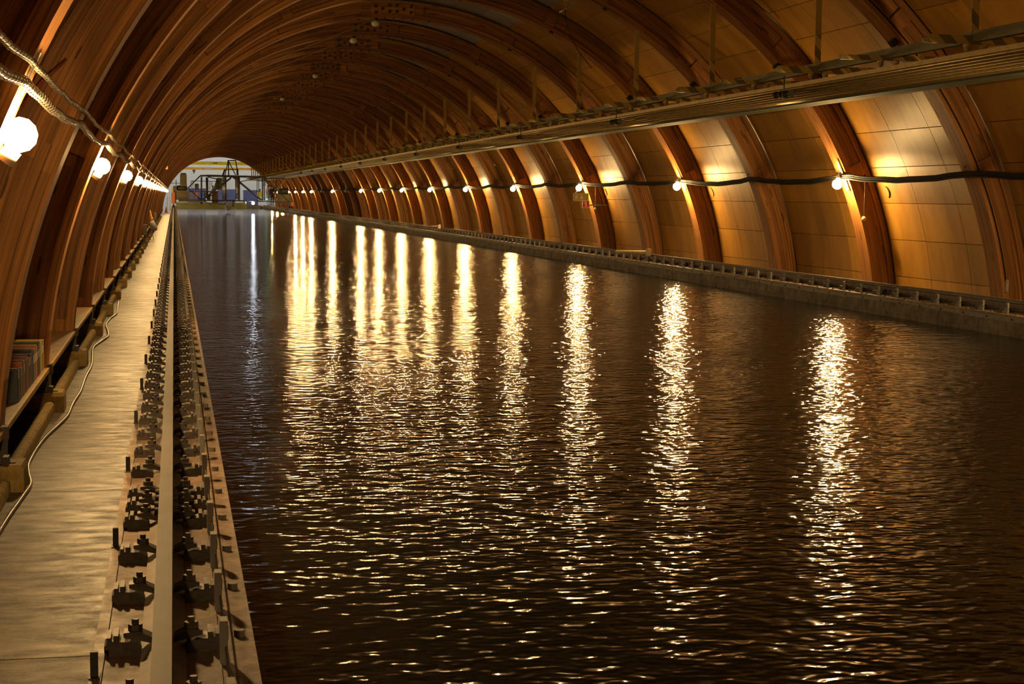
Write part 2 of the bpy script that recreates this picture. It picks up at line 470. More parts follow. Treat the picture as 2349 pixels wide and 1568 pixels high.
# far hall beyond the vault
HB = YB+42
struct(MB().box(-22, 34, HB, HB+.3, -1, 14).build('wall_hall_back', M['hall_white']))
struct(MB().box(-22, -21.7, YB+.3, HB, -1, 14).build('wall_hall_left', M['hall_white']))
struct(MB().box(33.7, 34, YB+.3, HB, -1, 14).build('wall_hall_right', M['hall_white']))
struct(MB().box(-22, 34, YB+.3, HB, 13.8, 14).build('ceiling_hall', M['hall_white']))
struct(MB().box(-22, 34, YB-.6, HB, -.6, .0).build('floor_hall', M['hall_floor']))
# end wall with the arched opening: four blocks about the vault plus spandrel
mb = MB()
n = 32; outer = []
for k in range(n+1):
    a = math.pi*k/n
    outer.append((XC+7.2*math.cos(a), ZC+7.2*math.sin(a)))
vs = []; fs = []
for k, (x, z) in enumerate(outer):
    a = math.pi*k/n; t = 1/max(abs(math.cos(a))/28, abs(math.sin(a))/14.0, 1e-6)
    for y in (YB, YB+.3): vs += [(x, y, z), (XC+t*math.cos(a), y, ZC+t*math.sin(a))]
for k in range(n):
    a, b = 4*k, 4*k+4
    fs += [(a, b, b+1, a+1), (a+2, a+3, b+3, b+2), (a, a+2, b+2, b), (a+1, b+1, b+3, a+3)]
struct(mb.add(vs, fs).build('wall_hall_front', M['hall_white']))
struct(MB().box(0.24, 8.4, YB-1.0, YB+.2, -.5, 1.25).build('wall_tank_end', M['tank_green']))
struct(MB().box(8.4, 10.17, YB-1.0, YB+.2, -.5, 0.95).build('wall_tank_end.001', M['tank_concrete']))

# ================================================================== TIMBER ARCH RIBS
FEET = 2.2
def rib_meshes(n):
    d = {}
    d['inner_flange'] = MB().arc(RI, RI+.095, FEET, 180-FEET, 0, RB, n).mesh('inner_flange', M['rib_wood'])
    d['outer_flange'] = MB().arc(RO-.075, RO+.02, FEET, 180-FEET, 0, RB, n).mesh('outer_flange', M['rib_wood'])
    d['web'] = MB().arc(RI+.095, RO-.075, FEET, 180-FEET, .05, RB-.05, n).mesh('web', M['rib_wood'])
    return d
TA = (4.5, 24.0, 45.0, 64.7)
rm_near, rm_far = rib_meshes(96), rib_meshes(64)
stiff = {}
for a in TA:
    for q in (a, 180-a): stiff[q] = MB().arc(RI+.095, RO-.075, q-.95, q+.95, .003, RB-.003, 2).mesh('stiffener', M['rib_wood'])
stiff[90] = MB().arc(RI+.095, RO-.075, 83.6, 96.4, .003, RB-.003, 8).mesh('crown_block', M['rib_wood'])
plate = MB().arc(RI+.03, RO-.045, 85.5, 94.5, -.016, .003, 6).mesh('crown_plate', M['rib_wood'])
def bolt_mesh(): return MB().box(-.028, .028, -.03, 0, -.028, .028).mesh('bolt', M['black_iron'])
bm_ = bolt_mesh()
BOLTS = [(-3.7, .82), (-3.7, .3), (-2.2, .55), (-.75, .85), (-.75, .3), (.75, .85), (.75, .3), (2.2, .55), (3.6, .8), (3.6, .25)]
peg = MB().arc(RI-.10, RI, 43.0, 43.8, .05, .17, 1).mesh('peg', M['black_iron'])
stud = MB().arc(RI-.03, RI, 63.3, 64.0, .02, .10, 1).mesh('stud', M['black_iron'])
crown_studs = [MB().arc(RI-.02, RI, a, a+.5, .02, .09, 1).mesh('stud', M['black_iron']) for a in (82, 85.5, 87.5, 89.5, 91.5, 93.5, 97)]
shoe = [MB().arc(RI-.03, RI+.20, a, b, -.02, RB+.02, 2).mesh('steel_shoe', M['clamp_iron']) for a, b in ((2.1, 3.8), (176.2, 177.9))]
for i in range(I0, I1+1):
    lampr = (i % 2 == 1)
    if i == 4:
        lab, g = 'stained timber arch rib with a thin conduit clipped down one leg', None
    elif lampr:
        lab, g = 'stained timber arch rib carrying globe lamps at both sides', 'timber arch ribs with lamps'
    else:
        lab, g = 'stained timber arch rib without lamps, between lamp-carrying ribs', 'timber arch ribs without lamps'
    rt = thing('arch_rib', lab, 'rib', (XC, N(i), ZC), g)
    d = rm_near if i < 14 else rm_far
    for k in ('inner_flange', 'outer_flange', 'web'): obj(k, d[k].copy(), rt)
    if i < 26:
        for q, me in stiff.items(): obj(me.name.split('.')[0], me, rt)
    if i < 20:
        cp = obj('crown_plate', plate, rt)
        for a, t in BOLTS:
            r = RI+.06+t*.27; q = R_(90+a)
            b = obj('bolt', bm_, cp, (r*math.cos(q), -.016, r*math.sin(q))); b.rotation_euler = (0, -R_(a), 0)
    if i < 16:
        obj('peg', peg, rt); obj('stud', stud, rt)
        for me in crown_studs: obj('stud', me, rt)
    for me in shoe: obj('steel_shoe', me, rt)
    if i == 4:
        cd = MB().tube([(6.66*math.cos(R_(a)), -.012, 6.66*math.sin(R_(a))) for a in range(9, 62, 2)], .012, 6).build('conduit', M['cable_black'], rt)
        MB().box(-.02, .02, -.03, .02, -.09, .09).build('clip', M['cable_grey'], cd, (6.66*math.cos(R_(9)), -.01, 6.66*math.sin(R_(9))))

# ================================================================== GLOBE LAMPS
LX, LZ = 11.175, HW+.256
def lamp_right(lit):
    g = MB().ball((0, 0, 0), .085, 12, 6).mesh('globe', M['globe_lit' if lit else 'globe_dead'])
    c = MB().tube([(0.02, 0, .075), (0.035, 0, .13)], .04, 10).mesh('socket', M['white_enamel'])
    a = MB().tube([(0.035, 0, .12), (0.045, 0, .19), (0.07, 0, .22), (0.10, 0, .21)], .012, 6).mesh('arm', M['white_enamel'])
    b = MB().box(.135, .155, -.03, .03, -.16, .36).rot(Matrix.Rotation(R_(-22), 4, 'Y')).mesh('mounting_strip', M['white_enamel'])
    return (('globe', g), ('socket', c), ('arm', a), ('mounting_strip', b))
lit_r, dead_r = lamp_right(True), lamp_right(False)
for i in range(-1, I1+1, 2):
    k = (i-5)//2
    dead = k in (9, 11)
    t = thing('globe_lamp', 'unlit globe lamp among lit ones on the sheet-panelled wall' if dead else 'lit globe lamp on the sheet-panelled wall beyond the water', 'lamp',
              (LX, N(i)+.09, LZ), 'unlit globe lamps' if dead else 'globe lamps along the sheet-panelled wall')
    for nm, me in (dead_r if dead else lit_r): obj(nm, me, t)
LXL, LZL = -.722, HW+.275
gl = MB().ball((0, 0, 0), .085, 12, 6).mesh('globe', M['globe_lit'])
so = MB().tube([(-.03, 0, -.07), (-.075, 0, -.13)], .045, 10).mesh('socket', M['white_enamel'])
ba = MB().box(-.085, -.063, -.025, .025, -.22, .40).rot(Matrix.Rotation(R_(24), 4, 'Y')).mesh('mounting_strip', M['white_enamel'])
ho = MB().tube([(-.02, 0, .30), (.02, 0, .29), (.045, 0, .31), (.04, 0, .345), (.01, 0, .35)], .008, 6).mesh('hook', M['white_enamel'])
ar = MB().tube([(-.11, 0, .07), (-.05, 0, .08)], .012, 6).mesh('arm', M['white_enamel'])
for i in range(-1, I1+1, 2):
    t = thing('globe_lamp', 'lit globe lamp on white strip above the board-walled walkway', 'lamp', (LXL, N(i)+.16, LZL), 'globe lamps along the walkway wall')
    for nm, me in (('globe', gl), ('socket', so), ('mounting_strip', ba), ('hook', ho), ('arm', ar)): obj(nm, me, t)

# ================================================================== RAIL TRACKS
def rail_profile(c):
    w, h = .028, ZR-ZP
    return [(c-.068, ZP), (c+.068, ZP), (c+.068, ZP+.012), (c+.014, ZP+.034), (c+.010, ZR-.05), (c+w, ZR-.038), (c+w, ZR-.006), (c+w-.006, ZR),
            (c-w+.006, ZR), (c-w, ZR-.006), (c-w, ZR-.038), (c-.010, ZR-.05), (c-.014, ZP+.034), (c-.068, ZP+.012)]
P_ = .644
def clamp_mesh(sg):
    """bolted rail clamp, sg=+1 lies on the side of increasing x; origin at the rail centre on the plate"""
    mb = MB()
    def bx(x0, x1, y0, y1, z0, z1): mb.box(*(sorted((sg*x0, sg*x1))), y0, y1, z0, z1)
    prof = [(.068, .0), (.165, .0), (.178, .012), (.178, .030), (.160, .046), (.10, .040), (.072, .030)]
    mb.prism([(sg*a, b) for a, b in prof], -.045, .045)
    mb.prism([(sg*a, b) for a, b in [(.030, .030), (.085, .044), (.120, .052), (.120, .066), (.075, .070), (.034, .050)]], -.030, .030)
    bx(.135, .150, -.050, .050, .03, .064)
    bx(.158, .170, -.050, .050, .03, .058)
    return mb.mesh('rail_clamp', M['clamp_iron'])
def nut_mesh(sg, x=.085, z=.066, r=.022, h=.021, top=.016, mat='clamp_iron'):
    mb = MB()
    mb.prism([(sg*x+r*math.cos(R_(60*k)), r*math.sin(R_(60*k))) for k in range(6)], z, z+h, 'z')
    if top: mb.prism([(sg*x+.5*r*math.cos(R_(45*k)), .5*r*math.sin(R_(45*k))) for k in range(8)], z+h, z+h+top, 'z')
    return mb.mesh('clamp_bolt', M[mat])
cl_m = {1: clamp_mesh(1), -1: clamp_mesh(-1)}; nu_m = {1: nut_mesh(1), -1: nut_mesh(-1)}
def track(label, c, sg, ystart, joint, nparts):
    """sg points from the rail to the water"""
    t = thing('crane_track', label, 'rail', (c, 0, 0))
    MB().prism([(a-c, b) for a, b in rail_profile(c)], YA+.1, YB).build('rail', M['rail_side'], t)
    MB().box(-.0275, .0275, YA+.1, YB, ZR-.0005, ZR+.0025).build('running_surface', M['rail_steel'], t)
    xs = sorted((-sg*.208, sg*.283))
    MB().box(xs[0], xs[1], YA+.1, YB, ZP-.028, ZP).build('base_plate', M['plate_steel'], t)
    xs = sorted((-sg*.212, -sg*.176)); MB().box(xs[0], xs[1], YA+.1, YB, ZP, ZP+.008).build('edge_strip', M['plate_steel'], t)
    xs = sorted((sg*.150, sg*.172)); MB().box(xs[0], xs[1], YA+.1, YB, ZP, ZP+.006).build('weld_strip', M['plate_steel'], t)
    # fascia towards the water and guide wire through the posts
    xs = sorted((sg*.255, sg*.262)); MB().box(xs[0], xs[1], YA+.1, YB, ZP-.085, ZP-.028).build('fascia', M['post_steel'], t)
    MB().tube([(sg*.186, YA+.1, ZP+.055), (sg*.186, YB, ZP+.055)], .004, 6).build('guide_wire', M['rail_steel'], t)
    pm = MB().box(*sorted((sg*.168, sg*.192)), -.03, .03, 0, .135).mesh('post', M['post_steel'])
    sm_ = MB().box(*sorted((sg*.1925, sg*.194)), -.018, -.006, .075, .11).box(*sorted((sg*.1925, sg*.194)), .008, .020, .075, .11).mesh('slot', M['black_iron'])
    hb = nut_mesh(sg, .238, 0, .018, .022, 0, 'bolt_iron')
    fb = MB().tube([(sg*.262, 0, 0), (sg*.274, 0, 0)], .012, 6).mesh('fascia_bolt', M['clamp_iron'])
    stuff = {'rail_clamp': MB(), 'post': MB(), 'edge_bolt': MB()}
    ys = []; y = ystart
    while y < YB-1:
        ys.append(y); y += P_
    jn = []
    y = joint
    while y < YB: jn.append(y); y += 9.66
    for k, y in enumerate(ys):
        dy = 0
        if k < nparts:
            for s_ in (1, -1):
                cp = obj('rail_clamp', cl_m[s_], t, (0, y, ZP)); obj('clamp_bolt', nu_m[s_], cp)
            po = obj('post', pm, t, (0, y-.17, ZP)); obj('slot', sm_, po)
            obj('edge_bolt', hb, t, (0, y+.12, ZP)); obj('fascia_bolt', fb, t, (0, y+.2, ZP-.056))
        else:
            for s_ in (1, -1): stuff['rail_clamp'].box(*sorted((s_*.04, s_*.178)), y-.045, y+.045, ZP, ZP+.07)
            stuff['post'].box(*sorted((sg*.168, sg*.192)), y-.2, y-.14, ZP, ZP+.135)
            stuff['edge_bolt'].box(*sorted((sg*.222, sg*.252)), y+.1, y+.135, ZP, ZP+.022)
    for nm, mt_ in (('rail_clamp', 'clamp_iron'), ('post', 'post_steel'), ('edge_bolt', 'bolt_iron')):
        o = stuff[nm].build(nm+'_row', M[mt_], t); o['kind'] = 'stuff'
    fm = {}
    for s_ in (1, -1):
        fm[s_] = MB().box(*sorted((s_*.013, s_*.030)), -.30, .30, ZP+.035, ZR-.055).mesh('fishplate', M['rail_side'])
    fnm = MB().tube([(-.05, 0, 0), (.05, 0, 0)], .016, 6).mesh('fishplate_bolt', M['clamp_iron'])
    for y in jn:
        for s_ in (1, -1):
            fp = obj('fishplate', fm[s_], t, (0, y, 0))
        for q in (-.22, -.08, .08, .22): obj('fishplate_bolt', fnm, fp, (0, q, ZP+.07))
        if y < 70:
            for s_ in (1, -1):
                cp = obj('rail_clamp', cl_m[s_], t, (0, y+.12, ZP)); obj('clamp_bolt', nu_m[s_], cp)
    # upright lugs along the outer edge
    lug = MB().box(*sorted((-sg*.185, -sg*.207)), -.012, .012, 0, .085).box(*sorted((-sg*.180, -sg*.212)), -.03, .03, 0, .012).mesh('lug', M['black_iron'])
    y = 4.82
    while y < 110: obj('lug', lug, t, (0, y, ZP)); y += 1.81
    return t
track('steel crane rail with clamps beside the concrete walkway', XL, 1, 1.24, 7.25, 120)
track('steel crane rail below the sheet-panelled wall across the water', XR, -1, 1.02, 3.4, 120)

# ================================================================== OVERHEAD CONDUCTOR LINE
cl = thing('conductor_line', 'overhead run of conductor bars on striped hangers along the panelled wall', 'conductor rails', (0, 0, 0))
YE = YB-1
mb = MB()   # channel beam
mb.box(8.78, 8.80, YA+.2, YE, 4.015, 4.135).box(8.80, 8.86, YA+.2, YE, 4.015, 4.03).box(8.80, 8.86, YA+.2, YE, 4.12, 4.135)
bmo = mb.build('channel_beam', M['beam_paint'], cl)
hm = MB().box(-.045, .045, -.006, .006, .48, 1.42).mesh('hanger', M['hanger_paint'])
hm2 = MB().box(-.045, .045, -.0055, .0055, 0, .48).mesh('striped_end', M['hazard_stripe'])
ch = [(8.20, 4.00), (8.19, 4.035), (8.25, 4.09), (10.46, 4.09), (10.46, 4.00)]
armc = MB().prism([(8.245, 3.995), (8.19, 4.01), (8.19, 4.045), (8.245, 4.09), (10.46, 4.09), (10.46, 3.995)], -.03, .03).mesh('cross_arm', M['hazard_stripe'])
arms = MB().prism([(8.19, 3.995), (8.19, 4.055), (10.62, 4.055), (10.62, 3.995)], -.03, .03).mesh('cross_arm', M['hazard_stripe'])
ins = MB().tube([(0, 0, 0), (0, 0, -.03), (0, 0, -.031), (0, 0, -.07), (0, 0, -.071), (0, 0, -.12)], [.042, .042, .036, .036, .016, .016], 10).mesh('insulator', M['insulator'])
BX = [8.73+.208*k for k in range(5)]
stray = MB()
for i in range(I0, I1):
    for hf in (0, 1):
        y = N(i)-.10 if hf == 0 else N(i)+2.2
        a = obj('cross_arm', armc if hf == 0 else arms, cl, (0, y, 0))
        if i < 20:
            for x in BX: obj('insulator', ins, a, (x, 0, 3.995))
        else:
            for x in BX: stray.box(x-.035, x+.035, y-.035, y+.035, 3.89, 3.995)
    h_ = obj('hanger', hm, cl, (8.82, N(i)-.10, 4.05)); obj('striped_end', hm2, h_)
o = stray.build('insulator_row', M['insulator'], cl); o['kind'] = 'stuff'
for x in BX:
    mb = MB().tube([(x, YA+.2, 3.825), (x, YE, 3.825)], .027, 8)
    mb.box(x-.010, x+.010, YA+.2, YE, 3.845, 3.885).box(x-.022, x+.022, YA+.2, YE, 3.872, 3.90)  # fins added to deepen the bar so it blocks more lamp light
    mb.tube([(x+.075, YA+.2, 3.835), (x+.075, YE, 3.835)], .022, 8).tube([(x+.14, YA+.2, 3.845), (x+.14, YE, 3.845)], .022, 8)
    mb.build('conductor_bar', M['conductor'], cl)
for k in range(4):
    x = 9.66+.05*k
    MB().tube([(x, YA+.2, 3.80), (x, YE, 3.80)], .014, 6).build('conductor_bar', M['conductor'], cl)
# green multi-conductor track
for k in range(5):
    x = 9.97+.085*k
    MB().box(x-.03, x+.03, YA+.2, YE, 3.775, 3.825).build('green_track', M['green_paint'], cl)
cvb = MB().box(9.60, 10.44, .015, 2.285, 3.905, 3.92).mesh('shade_board', M['dark_wood'])  # dark boards in the tray gap, added to block lamp light going up
y = -6.3
while y < YE-2.4: obj('shade_board', cvb, cl, (0, y, 0)); y += 2.3
cl_i = MB().box(9.92, 10.36, -.03, .03, 3.825, 3.845).box(9.95, 9.97, -.02, .02, 3.845, 4.0).box(10.30, 10.32, -.02, .02, 3.845, 4.0).mesh('track_bracket', M['black_iron'])
jt = MB().box(9.92, 9.945, -.06, .06, 3.83, 3.92).mesh('track_joint', M['black_iron'])
y = -4.0; k = 0
while y < YE-2:
    obj('track_bracket', cl_i, cl, (0, y, 0))
    if y < 90:
        for q in (.5, .85, 1.2): obj('track_joint', jt, cl, (0, y+q, 0))
    y += 2.3
bolt4 = MB()
for q in range(4): bolt4.box(8.765, 8.782, -.12+.07*q, -.09+.07*q, 4.06, 4.09)
for q in range(4): bolt4.box(8.79, 8.82, -.12+.07*q, -.09+.07*q, 4.135, 4.155)
b4 = bolt4.mesh('splice_bolts', M['black_iron'])
rod = MB().tube([(8.66, 0, 4.02), (8.66, 0, 3.72)], .012, 6).box(8.64, 8.68, -.02, .02, 3.66, 3.74).mesh('marker_rod', M['beam_paint'])
reel = MB().tube([(8.66, -.30, 3.75), (8.66, -.275, 3.75), (8.66, -.2749, 3.75), (8.66, -.075, 3.75), (8.66, -.0749, 3.75), (8.66, -.05, 3.75)], [.055, .055, .022, .022, .055, .055], 8).mesh('roller', M['black_iron'])
y = N(4)+.75
while y < 120:
    obj('splice_bolts', b4, cl, (0, y+2.4, 0))
    r_ = obj('marker_rod', rod, cl, (0, y, 0)); obj('roller', reel, r_); obj('roller', reel, r_, (0, .37, 0.01))
    y += 9.2

# ================================================================== CABLES ON THE WALLS
def sagging(x, z, sag, y0, y1, r, dx=0):
    pts = []; y = y0
    while y <= y1:
        u = ((y-Y0) % S)/S
        k = int((y-Y0)//S)
        s_ = sag*(0.75+.5*((k*7919) % 13)/13.0)
        pts.append((x+dx*math.sin(y*1.3), y, z-4*s_*u*(1-u)+.006*math.sin(y*5.1))); y += S/10
    return pts
cb = thing('cable_bundle', 'black cable bundle hung from hooks along the panelled wall', 'cable', (0, 0, 0))
for k, (dx, dz) in enumerate(((0, 0), (.028, .02), (.03, -.02), (-.005, -.034), (.0, .03))):
    MB().tube(sagging(11.255+dx, HW+.395+dz, .075, -6, YB-2, .02), .019, 6).build('cable', M['cable_black'], cb)
hk = MB().tube([(.035, 0, .04), (.03, 0, .10), (.02, 0, .11), (-.03, 0, .08), (-.035, 0, .02), (0, 0, -.05), (.05, 0, -.05)], .008, 6).mesh('hook', M['black_iron'])
for i in range(-1, 30):
    obj('hook', hk, cb, (11.275, N(i)+.2, HW+.40))
def wrapped(label, x, z, sag, r):
    t = thing('wrapped_cable', label, 'cable', (0, 0, 0))
    pts = sagging(x, z, sag, -5, YB-2, r)
    MB().tube(pts, r, 8).build('cable', M['cable_grey'], t)
    MB().tube([(p[0]+.6*r, p[1], p[2]-1.25*r) for p in pts], r*.6, 6).build('cable', M['cable_wrap'], t)
    # spiral binding
    sp_ = []; y = 4.5
    P0 = [Vector(p) for p in pts]
    def pos(y):
        u = (y+5)/(S/10); k = int(u); f_ = u-k
        return P0[k].lerp(P0[k+1], f_)
    n_ = 0
    while y < 30:
        p = pos(y); a = y*2*math.pi/.14
        sp_.append((p.x+1.75*r*math.cos(a), p.y, p.z-.4*r+1.75*r*math.sin(a))); y += .0175
    MB().tube(sp_, .0028, 4).build('binding_wire', M['cable_wrap'], t)
    tie = MB().box(-.02, .012, -.012, .012, -.012, .012).mesh('tie', M['copper_pipe'])
    for i in range(0, 24): obj('tie', tie, t, (x-.005, N(i)+.1, z))
    return t
wrapped('thinner grey wrapped cable, the upper of two strung along the walkway wall', -.640, 2.862, .035, .009)
wrapped('thicker grey wrapped cable, the lower of two strung along the walkway wall', -.668, 2.765, .055, .0145)
# small double pipe loops behind the cables
for i in range(1, 5):
    t = thing('copper_pipe_loop', 'pair of thin reddish pipes clipped to boards behind wrapped cables', 'pipe', (0, N(i), 0), 'reddish pipe pairs on the board wall')
    for q in (0, .03):
        pts = [AP(6.99, 154.5-q*9, .45), AP(6.99, 155.5-q*9, 2.0), AP(6.99, 156.5-q*9, 3.9-q), AP(6.97, 156.0-q*9, 4.15-q), AP(6.93, 154-q*9, 4.3-q), AP(6.86, 152, 4.4-q)]
        MB().tube(pts, .009, 6).build('pipe', M['copper_pipe'], t)
    for yy in (.8, 1.6, 2.5, 3.4):
        p = AP(6.985, 155.2, yy); MB().cbox(p, (.03, .03, .07)).build('clip', M['cable_grey'], t)

# ================================================================== WALKWAY SIDE: FOOTINGS, KERBS, SHELVES
blk = MB()
blk.box(-1.62, -1.127, 0, .36, 0, .165)
blk.add([(-1.62,0,.165),(-1.127,0,.165),(-1.127,.36,.165),(-1.62,.36,.165),(-1.60,.015,.205),(-1.142,.015,.205),(-1.142,.345,.205),(-1.60,.345,.205)],
        [(4,5,6,7),(0,1,5,4),(1,2,6,5),(2,3,7,6),(3,0,4,7)])
blk_m = blk.mesh('body', M['block_concrete'])
hole_m = MB().box(-1.25, -1.195, .10, .17, .203, .212).mesh('pocket', M['black_iron'])
pr = [(-1.308, 0), (-1.222, 0), (-1.222, .070), (-1.228, .095), (-1.248, .112), (-1.28, .114), (-1.308, .10)]
kerb_me = MB().prism(pr, .40, S-.03).mesh('kerb', M['kerb_concrete'])
kd = MB()
for q in range(40): kd.prism([(a+(.004 if a > -1.3 else 0), b+.003) for a, b in pr], .42+q*.103, .42+q*.103+.055)
kerb_me = kd.prism(pr, .40, S-.03).mesh('kerb', M['kerb_concrete'])
ped = MB().box(-1.278, -1.235, -.01, .12, .205, .27).mesh('foot_plate', M['clamp_iron'])
sh_b = MB().box(-1.66, -1.285, RB+.01, S-.01, .435, .462).mesh('board', M['shelf_wood'])
sh_e = MB().box(-1.285, -1.262, RB-.1, S-.03, .425, .468).mesh('edge_batten', M['shelf_edge'])
sh_c = MB().box(-1.335, -1.300, S-.14, S-.03, .30, .43).mesh('bracket', M['dark_wood'])
sh_p = MB().tube([(-1.40, RB+.03, .33), (-1.40, S-.03, .33)], .06, 10).mesh('service_pipe', M['black_iron'])
sh_f = MB().box(-1.285, -1.235, -.03, .09, .40, .50).mesh('end_cleat', M['dark_wood'])
for i in range(0, 34):
    t = thing('footing_block', 'yellowish concrete footing block under a rib on the walkway', 'footing', (0, N(i), 0), 'concrete footing blocks')
    o = obj('body', blk_m, t); obj('pocket', hole_m, t); obj('foot_plate', ped, t)
    o = obj('kerb', kerb_me, None, (0, N(i), 0)); tag(o, 'rounded yellowish ribbed kerb between footing blocks', 'kerb', 'ribbed kerbs along the walkway')
    if i < 22:
        bk = (i == 2)
        t = thing('plank_shelf', 'low plank shelf holding a long row of books' if bk else 'empty low plank shelf between rib feet along the walkway', 'shelf', (0, N(i), 0), None if bk else 'empty plank shelves')
        for nm, me in (('board', sh_b), ('edge_batten', sh_e), ('bracket', sh_c), ('service_pipe', sh_p), ('end_cleat', sh_f)): obj(nm, me, t)
    # straight timber foot between rib and block

# books: spines face the walkway, row runs towards the rib
cols = {'navy': (0.035, 0.05, 0.13), 'dark green': (0.03, 0.06, 0.05), 'orange': (0.55, 0.16, 0.04), 'grey': (0.16, 0.16, 0.14), 'rose': (0.40, 0.12, 0.12),
        'sage green': (0.13, 0.20, 0.12), 'slate blue': (0.07, 0.10, 0.13), 'red': (0.50, 0.06, 0.035), 'cream': (0.50, 0.40, 0.20), 'black': (0.02, 0.02, 0.022),
        'forest green': (0.05, 0.19, 0.09), 'yellow': (0.62, 0.46, 0.05), 'royal blue': (0.05, 0.08, 0.28), 'brown': (0.16, 0.07, 0.04), 'maroon': (0.20, 0.03, 0.03)}
for k, v in cols.items(): simple('book_'+k.replace(' ', '_'), v, 0.6, 0.0, 0.12, 30.0)
seq = ['slate blue', 'brown', 'navy', 'orange', 'dark green', 'grey', 'rose', 'sage green', 'slate blue', 'dark green', 'rose', 'red', 'slate blue', 'grey', 'black', 'grey', 'slate blue',
       'dark green', 'navy', 'slate blue', 'black', 'cream', 'slate blue', 'rose', 'cream', 'red', 'maroon', 'black', 'grey', 'black', 'forest green', 'yellow', 'cream', 'yellow', 'royal blue', 'yellow']
lab_ = {33: 1, 35: 1, 34: 1, 30: 1, 28: 1, 26: 1, 25: 1, 24: 1, 23: 1, 22: 1, 20: 1, 15: 2, 7: 2, 3: 2, 0: 2, 13: 2}
y = N(3)-.06; usedlab = {}
seen = {}
for k in range(len(seq)-1, -1, -1):
    c = seq[k]; w = random.uniform(.05, .115) if k < 31 else random.uniform(.075, .115)
    hgt_ = random.choice((.30, .31, .32, .325)) if k > 14 else random.uniform(.27, .33)
    y -= w
    if y < N(2)+RB+.05: break
    dep = random.uniform(.22, .25)
    tail = 'on the low plank shelf'
    if k == 35: lb = 'yellow spined book at the row end, against the rib'
    elif k == 34: lb = 'royal blue spined book between two yellow ones'
    elif k == 33: lb = 'yellow spined book beside the royal blue one, next to cream'
    elif k == 31: lb = 'yellow spined book next to the forest green one'
    elif k == 30: lb = 'forest green spined book next to a yellow one'
    elif k == 3: lb = 'orange spined book among dark ones in the shelf row'
    elif k == 26: lb = 'maroon spined book standing in the shelf row'
    elif k == 7: lb = 'sage green spined book standing in the shelf row'
    elif k == 1: lb = 'brown spined book standing in the shelf row'
    else: lb = '%s spined book standing in the shelf row' % c
    multi = seq.count(c) > 1 and lb.startswith(c+' spined book standing')
    t = thing('book', lb, 'book', (-1.315, y, .462), (c+' books in the row') if multi else None)
    mat_ = M['book_'+c.replace(' ', '_')]
    MB().box(-dep, -.002, .006, w-.008, .004, hgt_-.006).build('pages', M['paper'], t)
    MB().box(-dep-.004, 0, .001, .006, 0, hgt_).box(-dep-.004, 0, w-.008, w-.003, 0, hgt_).box(-.003, .0015, .001, w-.003, 0, hgt_).build('cover', mat_, t)
    if k in lab_:
        z0 = .175 if lab_[k] == 1 else .20
        MB().box(.0016, .0028, .008, w-.012, z0, z0+.075).build('spine_label', M['label_white'], t)
# dark binder boards behind the books
o = MB().box(-1.62, -1.58, N(2)+RB+.02, N(3)-.01, .462, .86).build('back_board', M['black_iron'])
tag(o, 'black board standing behind the row of books', 'board')

# cable lying on the walkway
fc = [(-1.18, 9.0), (-1.165, 11.2), (-1.13, 12.35), (-1.115, 12.9), (-1.17, 13.4), (-1.215, 14.0), (-1.20, 15.2), (-1.13, 16.2), (-1.085, 16.9), (-1.09, 17.9), (-1.07, 19.0), (-1.09, 20.4), (-1.085, 21.8),
      (-1.13, 23.0), (-1.18, 24.4), (-1.10, 25.6), (-1.05, 26.3), (-1.09, 27.3), (-1.17, 28.6), (-1.15, 30.0), (-1.08, 31.3), (-1.12, 33.0), (-1.17, 35)]
pts = []
for k in range(len(fc)-1):
    p0 = fc[max(k-1, 0)]; p1 = fc[k]; p2 = fc[k+1]; p3 = fc[min(k+2, len(fc)-1)]
    for q in range(6):
        t_ = q/6
        cr = lambda a, b, c, d: .5*(2*b+(c-a)*t_+(2*a-5*b+4*c-d)*t_**2+(3*b-a-3*c+d)*t_**3)
        pts.append((cr(p0[0], p1[0], p2[0], p3[0])+.015, cr(p0[1], p1[1], p2[1], p3[1]), .0155))
o = MB().tube(pts, .015, 8).build('floor_cable', M['floor_cable']); tag(o, 'grey cable snaking along the walkway beside footing blocks', 'cable')

# junction boxes, rolled flag, orange lamp on the walkway side
for (px0, py0, px1, py1, Y, lab) in ((328, 516, 337, 539, 70.0, 'grey metal box standing before the rolled flag'), (353.5, 488, 359, 504, 104.0, 'grey metal box standing beyond the rolled flag')):
    a, b = at(px0, py1, Y), at(px1, py0, Y)
    t = thing('metal_box', lab, 'box', ((a.x+b.x)/2, Y, a.z))
    w, h = b.x-a.x, b.z-a.z
    MB().box(-w/2, w/2, 0, .25, -a.z if False else 0, h).build('body', M['grey_box'], t)
    MB().box(-w/2-.01, w/2+.01, -.01, .26, h, h+.02).build('lid', M['shelf_edge'], t)
    MB().box(-w/2+.02, -w/2+.05, .05, .2, -a.z, 0).box(w/2-.05, w/2-.02, .05, .2, -a.z, 0).build('leg', M['grey_box'], t)
Yf = 82.0
b0 = at(346, 524, Yf); b0.x += .12
t = thing('rolled_flag', 'draped orange and grey flag on a pole leaning by the walkway', 'flag', (b0.x, Yf, 0))
top = at(343.5, 478, Yf); top.x -= b0.x; top.y = 0
MB().tube([(0, 0, 0), (top.x, 0, top.z)], .015, 6).build('pole', M['pale_wood'], t)
def cone(zs, rs, xs): return [(x, 0.02, z) for x, z in zip(xs, zs)], rs
zz = top.z
p, r = cone([zz-.02, zz-.25, zz-.5, zz-.62], [.01, .05, .10, .11], [top.x, top.x+.03, top.x+.07, top.x+.08]); MB().tube(p, r, 10).build('upper_cloth', M['flag_orange'], t)
